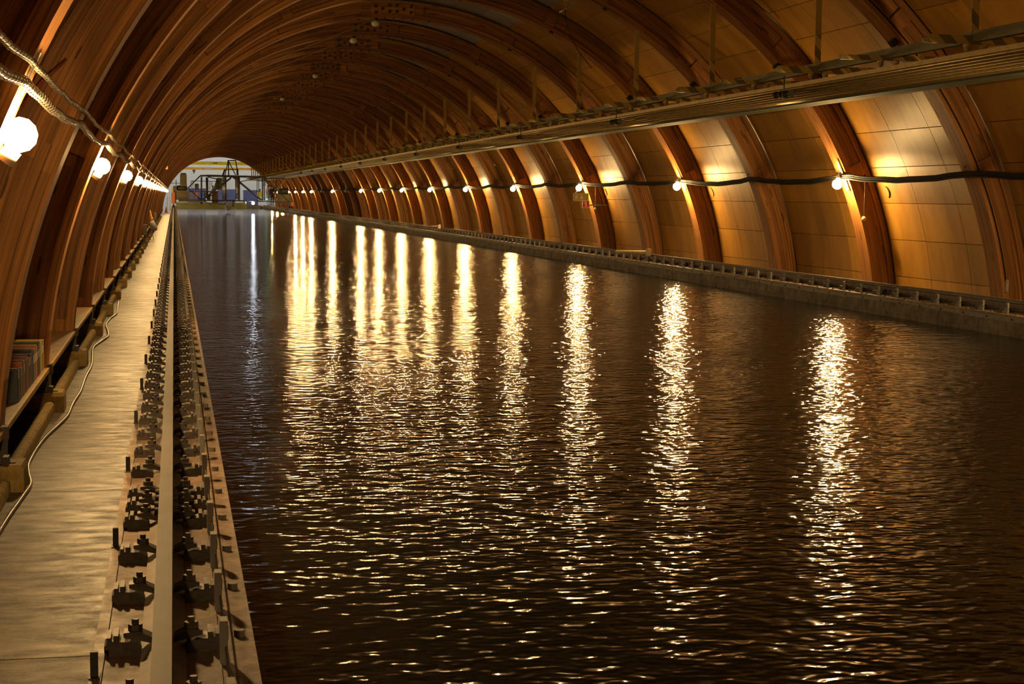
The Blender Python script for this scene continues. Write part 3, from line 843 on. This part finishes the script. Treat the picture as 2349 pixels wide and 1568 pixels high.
p, r = cone([zz-.60, zz-.75, zz-.92, zz-1.06, zz-1.15], [.11, .15, .19, .15, .05], [top.x+.08, top.x+.12, top.x+.17, top.x+.19, top.x+.17]); MB().tube(p, r, 10).build('lower_cloth', M['flag_grey'], t)
p = at(381, 384, 78.0)
t = thing('beacon', 'small orange beacon fixed under the vault above the walkway lamps', 'beacon', p)
MB().box(-.08, .08, -.06, .06, -.08, .05).build('lens', M['orange_lamp'], t); MB().box(-.12, .09, -.07, .07, .05, .08).build('bracket', M['white_enamel'], t)
MB().box(-.40, -.10, -.02, .02, .055, .075).build('stay', M['white_enamel'], t)

# ================================================================== FAR WALL DETAILS
# signs
Ys = N(9)-.03
def flat(pts, Y, y0, y1):
    return MB().prism([(at(px, py, Y).x, at(px, py, Y).z) for px, py in pts], Y+y0, Y+y1)
t = thing('exit_sign', 'exit sign with running figure and downward arrow below a lamp', 'sign', (0, 0, 0))
flat([(1315, 443.5), (1350, 443.5), (1350, 460), (1315, 460)], Ys, 0, .02).build('plate', M['sign_green'], t)
fr = MB()
for q in ([(1314.5, 443), (1350.5, 443), (1350.5, 444.2), (1314.5, 444.2)], [(1314.5, 459.3), (1350.5, 459.3), (1350.5, 460.5), (1314.5, 460.5)], [(1314.5, 443), (1315.7, 443), (1315.7, 460.5), (1314.5, 460.5)], [(1349.3, 443), (1350.5, 443), (1350.5, 460.5), (1349.3, 460.5)]):
    g_ = flat(q, Ys, -.004, .0); fr.add(g_.v, g_.f)
fr.build('frame', M['label_white'], t)
ar_ = MB()
for q in ([(1332.8, 447), (1335.2, 447), (1335.2, 452.5), (1332.8, 452.5)], [(1330, 452.2), (1338, 452.2), (1334, 457.2)]):
    g_ = flat(q, Ys, -.004, 0); ar_.add(g_.v, g_.f)
ar_.build('arrow', M['sign_white'], t)
rn = MB()
for q in ([(1322.6, 446), (1324.2, 446), (1324.6, 447.6), (1323.4, 448.6), (1322.2, 447.6)], [(1320.5, 449), (1324, 448.8), (1323.4, 453), (1321, 453.2)], [(1317.8, 450.4), (1321, 449), (1321, 450.2), (1318.4, 451.6)], [(1323.4, 449.5), (1326.5, 450.6), (1326, 451.6), (1323, 450.8)],
          [(1321, 452.6), (1322.4, 453), (1320.2, 457.4), (1317.4, 457.6), (1317.4, 456.6), (1319.4, 456.2)], [(1322, 452.6), (1323.6, 452.8), (1325.2, 455.2), (1323.8, 458), (1322.8, 457.6), (1323.6, 455.4)]):
    g_ = flat(q, Ys, -.004, 0); rn.add(g_.v, g_.f)
rn.build('running_figure', M['sign_white'], t)
MB().tube([at(1319, 443, Ys), at(1316, 430, Ys)+Vector((.25, .2, 0))], .006, 5).tube([at(1347, 443, Ys), at(1345, 433, Ys)+Vector((.1, .2, 0))], .006, 5).build('hanger_wire', M['cable_grey'], t)
t = thing('fire_sign', 'square red fire extinguisher sign under the exit sign', 'sign', (0, 0, 0))
flat([(1335.6, 459.8), (1352.4, 459.8), (1352.4, 476.6), (1335.6, 476.6)], Ys, .002, .02).build('border', M['sign_white'], t)
flat([(1336.8, 461), (1351.2, 461), (1351.2, 475.4), (1336.8, 475.4)], Ys, -.003, .002).build('plate', M['sign_red'], t)
ex = MB()
for q in ([(1342.2, 465.5), (1343, 464.4), (1345, 464.4), (1345.8, 465.5), (1345.8, 474), (1342.2, 474)], [(1343, 462.4), (1345.2, 462.4), (1345.2, 464.4), (1343, 464.4)], [(1340.4, 463.6), (1343, 462.4), (1343, 463.3), (1341.2, 464.3), (1341.2, 466), (1340.4, 466)]):
    g_ = flat(q, Ys, -.006, -.003); ex.add(g_.v, g_.f)
ex.build('extinguisher_symbol', M['sign_white'], t)
MB().box(at(1344, 465, Ys).x-.02, 12.05, Ys+.02, Ys+.03, at(1344, 470, Ys).z-.02, at(1344, 470, Ys).z+.02).build('bracket', M['cable_grey'], t)

# pull cords with knobs
for i, lab in ((5, 'pull cord with knob hanging by the lamp nearest the conduit rib'), (9, 'pull cord with knob hanging beside the exit sign lamp')):
    t = thing('pull_cord', lab, 'cord', (11.62, N(i)-.05, HW+.33))
    MB().tube([(0, 0, .03), (0, 0, -.62)], .004, 5).build('cord', M['cable_grey'], t)
    MB().ball((0, 0, -.66), .045, 8, 6, 1.0).build('knob', M['insulator'], t)
# round covers on the sheets
def disc(px, py, Yr, r, ring, lab):
    # on the wall: r = 7.03
    c = None
    for q in range(200):
        Y = Yr + q*.02
        p = at(px, py, Y)
        if math.hypot(p.x-XC, p.z-ZC) > 7.01: c = p; break
    if c is None: return
    ang = math.atan2(c.z-ZC, c.x-XC)
    t = thing('vent_cover', lab, 'vent', c)
    t.rotation_euler = (0, -ang, 0)
    mb = MB().prism([(r*math.cos(R_(18*k)), r*math.sin(R_(18*k))) for k in range(20)], -.004, .04, 'x'); mb.build('cover', M['vent_paint'], t)
    if ring: MB().prism([(.5*r*math.cos(R_(18*k)), .5*r*math.sin(R_(18*k))) for k in range(20)], -.016, -.004, 'x').build('centre_plug', M['wall_sheet'], t)
disc(2033, 440, N(4)+.5, .10, False, 'small round cover on the bright sheet past the conduit rib')
disc(1389, 441, N(8)+.5, .09, False, 'small round cover on bright sheet near the exit sign')
disc(1314, 394, N(9)+.5, .20, True, 'large round vent with centre plug above the exit sign')
disc(1632, 440, N(6)+.5, .10, False, 'small round cover on a sheet between two lamps')

# pale wooden arms lying on the far coping
for (p0, p1, Y, lab) in (((1338, 592), (1412, 586), 36.5, 'pale wooden batten lying on coping below the exit sign'), ((961, 531), (1010, 528.5), 66.0, 'pale wooden batten lying on coping farther along the tank')):
    a = Vector((9.98, Y, ZP+.165)); b = Vector((10.37, Y-1.3, ZP+.20))
    t = thing('wooden_batten', lab, 'batten', (0, 0, 0))
    MB().tube([a, b], .04, 4).build('bar', M['pale_wood'], t)
    MB().cbox(b, (.10, .10, .16)).build('end_block', M['pale_wood'], t)

# dome lamps under the crown with slanting wires
for j, (px, py, i, lab) in enumerate(((862, 49, 8, 'unlit white dome lamp under the vault crown, largest in view'), (811, 86, 9, 'unlit white dome lamp under crown, next rib beyond the largest'), (723.5, 164.5, 12, 'unlit white dome lamp under crown, third one along'), (648, 227, 15, 'unlit white dome lamp under crown, small and distant'))):
    Y = N(i)+.2; p = at(px, py, Y); p.z = min(p.z, RI+ZC-.13)
    t = thing('dome_lamp', lab, 'lamp', p)
    mb = MB(); nn = 14; vs = []; fs = []
    mb.ball((0, 0, 0), .11, 14, 8, .75).build('dome', M['white_enamel'], t)
    MB().tube([(0, 0, .08), (0, 0, .12), (0, 0, .1201), (0, 0, RI+ZC-p.z+.06)], [.05, .05, .012, .012], 8).build('stem', M['black_iron'], t)
    w0 = AP(6.45, 124, Y+1.2)-p; w1 = Vector((0, 0, .13))
    MB().tube([w0, w0.lerp(w1, .35)+Vector((0, 0, -.06)), w0.lerp(w1, .7)+Vector((0, 0, -.05)), w1], .006, 5).build('wire', M['cable_grey'], t)
# metal frame hung beneath the crown
p = at(1311, 6, N(5)+2.2)
t = thing('lamp_rack', 'bare metal lamp frame hung from the vault sheets with loose wire', 'frame', p)
MB().tube([(-.10, 0, -.12), (.12, 0, .02)], .012, 6).tube([(-.10, .5, -.12), (.12, .5, .02)], .012, 6).tube([(-.10, 0, -.12), (-.10, .5, -.12)], .012, 6).tube([(.12, 0, .02), (.12, .5, .02)], .012, 6).build('frame', M['cable_grey'], t)
MB().tube([(-.10, 0, -.12), (-.2, .1, .5)], .008, 6).tube([(.12, 0, .02), (.10, .1, .42)], .008, 6).build('stay', M['cable_grey'], t)
MB().tube([(-.12, 0, -.12), (-.10, -.05, -.35), (-.02, -.05, -.6), (.14, -.1, -.9), (.35, -.15, -1.15)], .006, 5).build('wire', M['cable_black'], t)

# ================================================================== TOWING CARRIAGE
CY = 150.0
tc = thing('towing_carriage', 'dark steel truss carriage spanning the tank on both rails', 'carriage', (0, 0, 0))
def cp_(u, v, base=380): return (base+u/10.453, 340+v/10.453)
def member(a, b, r=.05, name='truss_member', mat='carriage_paint', ys=(0.0,), parent=None):
    mb = MB()
    for dy in ys:
        p, q = at(*a, CY), at(*b, CY); p.y += dy; q.y += dy
        mb.tube([p, q], r, 6)
    return mb.build(name, M[mat], parent or tc)
A_ = lambda u, v: cp_(u, v, 380)
B_ = lambda u, v: cp_(u, v, 510)
for dy in (0.0, 3.0):
    for a, b, r in ((A_(830, 655), A_(985, 650), .07), (A_(985, 650), B_(0, 660), .09), (B_(0, 660), B_(1010, 685), .09), (B_(1010, 712), B_(1510, 722), .04),
                    (A_(825, 665), A_(540, 950), .06), (A_(540, 950), A_(840, 1230), .05), (A_(865, 680), A_(865, 1340), .055), (A_(985, 690), A_(990, 1200), .035), (A_(1012, 700), A_(1015, 1230), .045),
                    (A_(1440, 640), A_(1445, 1250), .07), (A_(1568, 720), A_(900, 1225), .05), (A_(1020, 680), A_(1440, 785), .03), (A_(310, 1245), B_(0, 1250), .06), (B_(0, 1250), B_(960, 1270), .06), (B_(950, 1270), B_(1640, 1300), .05),
                    (B_(410, 680), B_(415, 1260), .055), (B_(270, 680), B_(430, 810), .05), (B_(430, 810), B_(960, 1245), .05), (B_(430, 800), B_(900, 710), .04), (B_(1000, 690), B_(1005, 1250), .06), (B_(1040, 690), B_(1030, 900), .03),
                    (B_(1030, 725), B_(1330, 1015), .045), (B_(1330, 1015), B_(1600, 1285), .045), (B_(1090, 1200), B_(1285, 1020), .04), (B_(0, 860), B_(230, 690), .045), (B_(875, 740), B_(870, 1160), .035)):
        member(a, b, r, ys=(dy,))
# cross ties between the two trusses
for q in (A_(540, 950), A_(865, 660), A_(1440, 650), B_(410, 690), B_(1005, 690), A_(865, 1250), A_(1440, 1250), B_(415, 1255), B_(1005, 1270)):
    p = at(*q, CY); MB().tube([p, p+Vector((0, 3.0, 0))], .05, 6).build('cross_tie', M['carriage_paint'], tc)
# lower hanging V frames and probes
member(A_(930, 1265), A_(1110, 1350), .035, 'probe_arm'); member(A_(1250, 1335), A_(1415, 1350), .04, 'probe_arm'); member(A_(1415, 1350), A_(1465, 1255), .04, 'probe_arm'); member(B_(260, 1230), B_(262, 1400), .06, 'probe')
# A-frame tower
for a, b, r in ((B_(150, 290), B_(70, 640), .05), (B_(150, 290), B_(160, 650), .06), (B_(150, 290), B_(325, 640), .05), (B_(325, 290), B_(392, 640), .05), (B_(70, 500), B_(20, 640), .09), (B_(370, 490), B_(372, 640), .10)):
    member(a, b, r, 'tower_leg', ys=(.8,))
member(B_(130, 290), B_(345, 290), .06, 'tower_cap', ys=(.8,)); member(B_(80, 505), B_(380, 505), .05, 'tower_brace', ys=(.8,))
for u0, r in ((40, .14), (82, .07), (345, .13), (385, .10)):
    member(B_(u0, 690), B_(u0, 1225), r, 'lift_column', 'silver' if r > .1 else 'carriage_olive', ys=(.8,))
def cbox(a, b, dy0, dy1, name, mat, parent=None):
    p, q = at(*a, CY), at(*b, CY)
    return MB().box(min(p.x, q.x), max(p.x, q.x), CY+dy0, CY+dy1, min(p.z, q.z), max(p.z, q.z)).build(name, M[mat], parent or tc)
# walkway deck and rail wheels
cbox(A_(310, 1250), A_(880, 1285), -.2, 3.2, 'deck', 'carriage_olive'); cbox(B_(1315, 1300), B_(1640, 1320), -.2, 3.2, 'deck', 'carriage_olive'); MB().box(8.35, 9.62, CY+.35, CY+1.8, 1.25, 1.31).build('platform', M['carriage_olive'], tc)
dv = cbox(A_(345, 625), A_(508, 905), .3, 1.2, 'control_cabinet', 'carriage_olive')
cbox(A_(360, 588), A_(492, 625), .4, 1.1, 'cabinet_top', 'carriage_paint', dv)
p, q = at(*A_(255, 955), CY), at(*A_(520, 955), CY)
MB().tube([p+Vector((0, .8, 0)), p+Vector((.15, .8, 0)), q+Vector((-.15, .8, 0)), q+Vector((0, .8, 0))], [.15, .25, .25, .17], 12).build('drive_motor', M['carriage_paint'], tc)
cbox(A_(240, 1010), A_(550, 1235), .0, 2.6, 'drive_housing', 'carriage_olive'); cbox(A_(300, 1180), A_(550, 1240), -.05, .0, 'skirt', 'carriage_paint')
cbox(A_(135, 1060), A_(225, 1325), -.1, 3.1, 'end_truck', 'orange_paint'); cbox(A_(180, 900), A_(255, 1320), .0, 3.0, 'end_frame', 'carriage_paint')
cbox(A_(140, 935), A_(182, 1060), .1, .4, 'end_guard', 'yellow_paint'); member(A_(100, 830), A_(345, 835), .025, 'hand_rail'); member(A_(250, 755), A_(252, 910), .04, 'mast')
wm = MB().tube([(-.06, 0, 0), (.06, 0, 0)], .20, 16).mesh('wheel', M['clamp_iron'])
for x in (XL, XR):
    for yy in (CY+.3, CY+2.7): obj('wheel', wm, tc, (x, yy, ZR+.20))
p, q = at(*B_(1335, 1030), CY), at(*B_(1600, 1030), CY)
MB().tube([p+Vector((0, .8, 0)), p+Vector((.1, .8, 0)), q+Vector((-.1, .8, 0)), q+Vector((0, .8, 0))], [.2, .30, .30, .2], 12).build('drive_motor', M['carriage_paint'], tc)
cbox(B_(1320, 1105), B_(1600, 1300), .0, 2.6, 'drive_housing', 'carriage_olive'); cbox(B_(1600, 1090), B_(1650, 1300), .0, 2.6, 'end_frame', 'carriage_paint'); cbox(B_(1650, 1300), B_(1710, 1385), .0, 2.6, 'end_truck', 'orange_paint')
cbox(B_(1337, 890), B_(1367, 1130), .2, .4, 'post', 'carriage_olive'); cbox(B_(1545, 710), B_(1605, 775), .2, .6, 'pickup_box', 'carriage_paint'); member(B_(1380, 905), B_(1505, 755), .03, 'pickup_arm', 'shelf_edge')
member(B_(1420, 850), B_(1420, 960), .06, 'pickup_post', 'shelf_edge'); member(B_(1295, 735), B_(1295, 1200), .05, 'post')
# cabin frame, desk, instruments
for a, b in ((A_(610, 780), A_(1270, 785)), (A_(615, 780), A_(620, 960)), (A_(660, 785), A_(662, 1030)), (A_(1068, 795), A_(1070, 1000)), (A_(1115, 795), A_(1118, 900)), (A_(1268, 790), A_(1270, 1000))):
    member(a, b, .03, 'cabin_frame', ys=(1.6,))
cbox(A_(700, 845), A_(800, 1000), 1.0, 1.5, 'instrument_rack', 'carriage_olive'); cbox(A_(880, 1018), A_(1260, 1050), .8, 1.8, 'desk', 'brown_panel'); cbox(A_(1115, 1045), A_(1258, 1330), .3, 1.2, 'wood_cabinet', 'brown_panel')
cbox(A_(555, 1025), A_(860, 1042), .9, 1.6, 'bench', 'carriage_paint'); cbox(A_(570, 1060), A_(640, 1200), 1.0, 1.4, 'instrument_box', 'white_enamel'); cbox(A_(660, 1060), A_(780, 1180), 1.2, 1.6, 'instrument_box', 'crane_orange'); cbox(A_(920, 1060), A_(970, 1150), 1.2, 1.6, 'instrument_box', 'blue_panel')
cbox(B_(850, 1045), B_(965, 1170), 1.0, 1.5, 'console', 'yellow_paint'); cbox(B_(885, 970), B_(935, 1045), 1.0, 1.1, 'monitor', 'dark_screen')
# coat-green curtain, folded
mb = MB(); prof = []
p0, p1 = at(*A_(1240, 700), CY), at(*A_(1370, 990), CY)
for k in range(13):
    x = p0.x+(p1.x-p0.x)*k/12; prof.append((x, CY+1.7+.05*(k % 2)))
vs = []; fs = []
for zf in (0, 1):
    z = p0.z+(p1.z-p0.z)*zf
    for k, (x, y) in enumerate(prof): vs.append((x-(.35*zf*(1-k/12)), y, z))
for k in range(12): fs.append((k, k+1, 14+k, 13+k))
n0 = len(vs); vs += [(x, y+.03, z) for x, y, z in vs]; fs += [tuple(i+n0 for i in f)[::-1] for f in fs]
mb.add(vs, fs).build('green_curtain', M['green_cloth'], tc)
for q, nm, mt_, r in ((B_(735, 1315), 'work_lamp', 'work_lamp', .13), (B_(540, 1300), 'work_lamp', 'white_enamel', .13), (B_(1062, 1215), 'indicator_lamp', 'green_lamp', .06), (B_(1255, 1310), 'work_lamp', 'white_enamel', .08)):
    p = at(*q, CY); MB().ball((p.x, p.y-.2, p.z), r, 10, 8).build(nm, M[mt_], tc)
# ship model hanging under the carriage
p0, p1 = at(*A_(1425, 1365), CY), at(*B_(220, 1490), CY)
o = MB().prism([(p0.x, p0.z), (p1.x, p0.z), (p1.x-.15, p1.z+.05), (p0.x+.1, p1.z+.05)], CY-1.5, CY+2.0).build('model_hull', M['dark_screen']); tag(o, 'dark hull of a towed model under the carriage tower', 'model')

# ---- people on the carriage
def person(lab, px, py_top, hgt, shirt, trousers, hair, yoff, sit=False, turn=0):
    me = bpy.data.meshes.new('person')
    hd = hgt/7.5
    top = at(px, py_top, CY+yoff)
    base = top.z-hgt
    k = hgt/1.75
    if not sit:
        V = [(0,0,.95,.135),(0,0,1.15,.125),(0,0,1.36,.15),(0,0,1.50,.06),(0,.0,1.60,.085),(0,0,1.69,.085),
             (.17,0,1.42,.062),(.22,.03,1.16,.045),(.20,-.12,.95,.035),(.19,-.17,.88,.035),(-.17,0,1.42,.062),(-.23,.02,1.16,.045),(-.22,-.06,.92,.035),(-.22,-.08,.84,.035),
             (.09,0,.90,.095),(.10,-.02,.50,.065),(.10,.03,.09,.045),(.10,-.12,.04,.035),(-.09,0,.90,.095),(-.10,-.01,.50,.065),(-.11,.04,.09,.045),(-.11,-.10,.04,.035)]
    else:
        V = [(0,0,.95,.135),(0,-.03,1.15,.125),(0,-.06,1.36,.15),(0,-.06,1.50,.06),(0,-.08,1.60,.085),(0,-.09,1.69,.085),
             (.17,-.06,1.42,.062),(.24,-.10,1.18,.045),(.18,-.32,1.10,.035),(.14,-.40,1.10,.035),(-.17,-.06,1.42,.062),(-.24,-.10,1.18,.045),(-.18,-.32,1.10,.035),(-.14,-.40,1.10,.035),
             (.10,-.02,.90,.095),(.12,-.42,.88,.07),(.12,-.42,.47,.05),(.12,-.54,.42,.035),(-.10,-.02,.90,.095),(-.12,-.42,.88,.07),(-.12,-.42,.47,.05),(-.12,-.54,.42,.035)]
    E = [(0,1),(1,2),(2,3),(3,4),(4,5),(2,6),(6,7),(7,8),(8,9),(2,10),(10,11),(11,12),(12,13),(0,14),(14,15),(15,16),(16,17),(0,18),(18,19),(19,20),(20,21)]
    me.from_pydata([(x*k, y*k, z*k) for x, y, z, r in V], E, [])
    o = obj('person', me, None, (top.x, CY+yoff, base)); o.rotation_euler = (0, 0, turn)
    sk = o.modifiers.new('skin', 'SKIN'); ss = o.modifiers.new('sub', 'SUBSURF'); ss.levels = 2; ss.render_levels = 2
    lay = me.skin_vertices[0].data
    for i_, (x, y, z, r) in enumerate(V): lay[i_].radius = (r*k, r*k*(.75 if i_ in (0, 1, 2) else 1.0))
    lay[0].use_root = True
    mt, nt, bs = newmat('clothes_'+hair[0]+str(px))
    sp = nt.nodes.new('ShaderNodeSeparateXYZ'); lk(nt, objco(nt), sp.inputs[0])
    zz_ = math_(nt, 'DIVIDE', sp.outputs[2], 1.8*k)
    cr = nt.nodes.new('ShaderNodeValToRGB'); cr.color_ramp.interpolation = 'CONSTANT'; e = cr.color_ramp.elements
    st_ = [(0.0, (.02, .02, .02)), (.05, trousers), (.52, shirt), (.835, (.5, .3, .2)), (.955, hair[1])]
    while len(e) < 5: e.new(.5)
    for i_, (p_, c_) in enumerate(st_): e[i_].position = p_; e[i_].color = (*c_, 1)
    lk(nt, zz_, cr.inputs[0]); lk(nt, cr.outputs[0], bs.inputs['Base Color']); bs.inputs['Roughness'].default_value = .8
    me.materials.append(mt)
    tag(o, lab, 'person')
    # hair cap and nose as parts
    h = V[5]
    MB().ball((h[0]*k, (h[1]+.015)*k, (h[2]+.025)*k), .092*k, 12, 8).build('hair', simple('hair_'+str(px), hair[1], .8), o)
    MB().ball((h[0]*k, (h[1]-.085)*k, (h[2]-.045)*k), .018*k, 6, 5).build('nose', simple('nose_'+str(px), (.5, .3, .2), .7), o)
    return o
person('person in pale lilac shirt standing at the carriage end', 615.2, 425.5, 1.72, (.62, .55, .68), (.50, .47, .54), ('a', (.12, .06, .03)), 1.2, turn=.6)
person('person in dark jacket standing with back turned on the carriage', 624.0, 426.5, 1.76, (.03, .022, .03), (.025, .02, .025), ('b', (.03, .02, .015)), .8, turn=2.6)
person('person in blue top sitting at the carriage desk', 489.8, 426.5, 1.70, (.10, .13, .30), (.05, .06, .10), ('c', (.35, .12, .03)), 2.2, sit=True, turn=-1.2)

pz = bpy.data.objects['person.002']
t = thing('stool', 'dark stool under the person sitting at the carriage desk', 'stool', (pz.location.x, pz.location.y, 0))
MB().box(-.2, .2, -.2, .2, pz.location.z+.76, pz.location.z+.81).build('seat', M['carriage_paint'], t)
for sx in (-.16, .16):
    for sy in (-.16, .16): MB().box(sx-.02, sx+.02, sy-.02, sy+.02, 1.70, pz.location.z+.76).build('leg', M['carriage_paint'], t)
MB().box(pz.location.x-.9, pz.location.x+.9, CY+1.3, CY+2.9, 1.64, 1.70).build('desk_deck', M['carriage_olive'], tc)
# ================================================================== FAR HALL CONTENT
def crane(lab, Y, py0, py1, px, col, extra):
    t = thing('overhead_crane', lab, 'crane', (0, 0, 0))
    a, b = at(px, py0, Y), at(px, py1, Y)
    MB().box(-21.65, 33.65, Y, Y+.35, b.z, a.z).build('girder', M[col], t)
    MB().box(-21.65, 33.65, Y-.1, Y+.45, a.z-.04, a.z+.03).build('top_flange', M[col], t)
    MB().box(-21.65, 33.65, Y-.1, Y+.45, b.z-.03, b.z+.04).build('bottom_flange', M[col], t)
    for x0, x1, mt_ in extra:
        p, q = at(x0, (py0+py1)/2-1.2, Y), at(x1, (py0+py1)/2+1.2, Y)
        MB().box(p.x, q.x, Y-.012, Y-.002, q.z, p.z).build('marking_plate', M[mt_], t)
    for s_ in (-21.65, 32.85): MB().box(s_, s_+.8, Y-1.2, Y+1.5, b.z-.2, a.z+.1).build('end_carriage', M[col], t)
    return t
c1 = crane('yellow overhead crane girder, the higher one in the far hall', YB+10, 370.8, 377.5, 480, 'crane_yellow', ((473, 479, 'label_white'), (489, 499, 'carriage_olive')))
c2 = crane('orange-yellow overhead crane girder, the lower one with a hoist', YB+22, 384.2, 389, 470, 'crane_orange', ((470, 488, 'label_white'),))
p = at(445, 389, YB+22)
MB().box(p.x-.2, p.x+.2, YB+21.9, YB+22.4, p.z-.25, p.z).build('hoist', M['carriage_olive'], c2); MB().tube([(p.x, YB+22.1, p.z-.25), (p.x, YB+22.1, p.z-.5)], .08, 6).build('hook', M['black_iron'], c2)
for (x0, x1, y0, y1) in ((430, 472, 432, 462), (500, 517, 432, 464), (519, 540, 434, 464), (558, 592, 436, 464)):
    a, b = at(x0, y1, HB-6), at(x1, y0, HB-6)
    t = thing('blue_screen', 'dark blue partition screen standing in the far hall', 'screen', (0, 0, 0), 'blue partition screens')
    MB().box(a.x, b.x, HB-6, HB-5.9, .1, b.z).build('panel', M['blue_panel'], t); MB().box(a.x, a.x+.1, HB-6.4, HB-5.5, 0, .1).box(b.x-.1, b.x, HB-6.4, HB-5.5, 0, .1).build('foot', M['grey_box'], t)
# stepladder and cone by the walkway end
Yl = YB+3
a = at(387, 470, Yl)
t = thing('step_ladder', 'yellow step ladder standing at the far end of the walkway', 'ladder', (a.x, Yl, 0))
MB().tube([(-.25, 0, 0), (-.1, .3, 1.9)], .04, 6).tube([(.25, 0, 0), (.1, .3, 1.9)], .04, 6).build('front_rail', M['yellow_paint'], t)
MB().tube([(-.25, .9, 0), (-.1, .35, 1.9)], .035, 6).tube([(.25, .9, 0), (.1, .35, 1.9)], .035, 6).build('rear_rail', M['yellow_paint'], t)
for k in range(1, 7): MB().box(-.25+.02*k, .25-.02*k, .04*k, .04*k+.1, .28*k, .28*k+.03).build('step', M['silver'], t)
a = at(381, 472, Yl-1)
t = thing('traffic_cone', 'small orange cone on the floor at the walkway end', 'cone', (a.x, Yl-1, 0))
MB().tube([(0, 0, .03), (0, 0, .7)], [.18, .03], 12).build('body', M['orange_paint'], t); MB().box(-.22, .22, -.22, .22, 0, .03).build('base', M['orange_paint'], t)
# ceiling tubes of the far hall
for gx in (-10, 0, 10, 20):
    for gy in (8, 20, 32):
        t = thing('hall_light', 'long tube lamp under the far hall ceiling', 'lamp', (gx, YB+gy, 12.6), 'tube lamps of the far hall')
        MB().box(-1.5, 1.5, -.12, .12, .06, .12).build('housing', M['white_enamel'], t)
        MB().tube([(-1.45, 0, 0), (1.45, 0, 0)], .05, 8).build('tube', M['hall_tube'], t)
        MB().tube([(-1.2, 0, .12), (-1.2, 0, 1.19)], .015, 5).tube([(1.2, 0, .12), (1.2, 0, 1.19)], .015, 5).build('rod', M['white_enamel'], t)
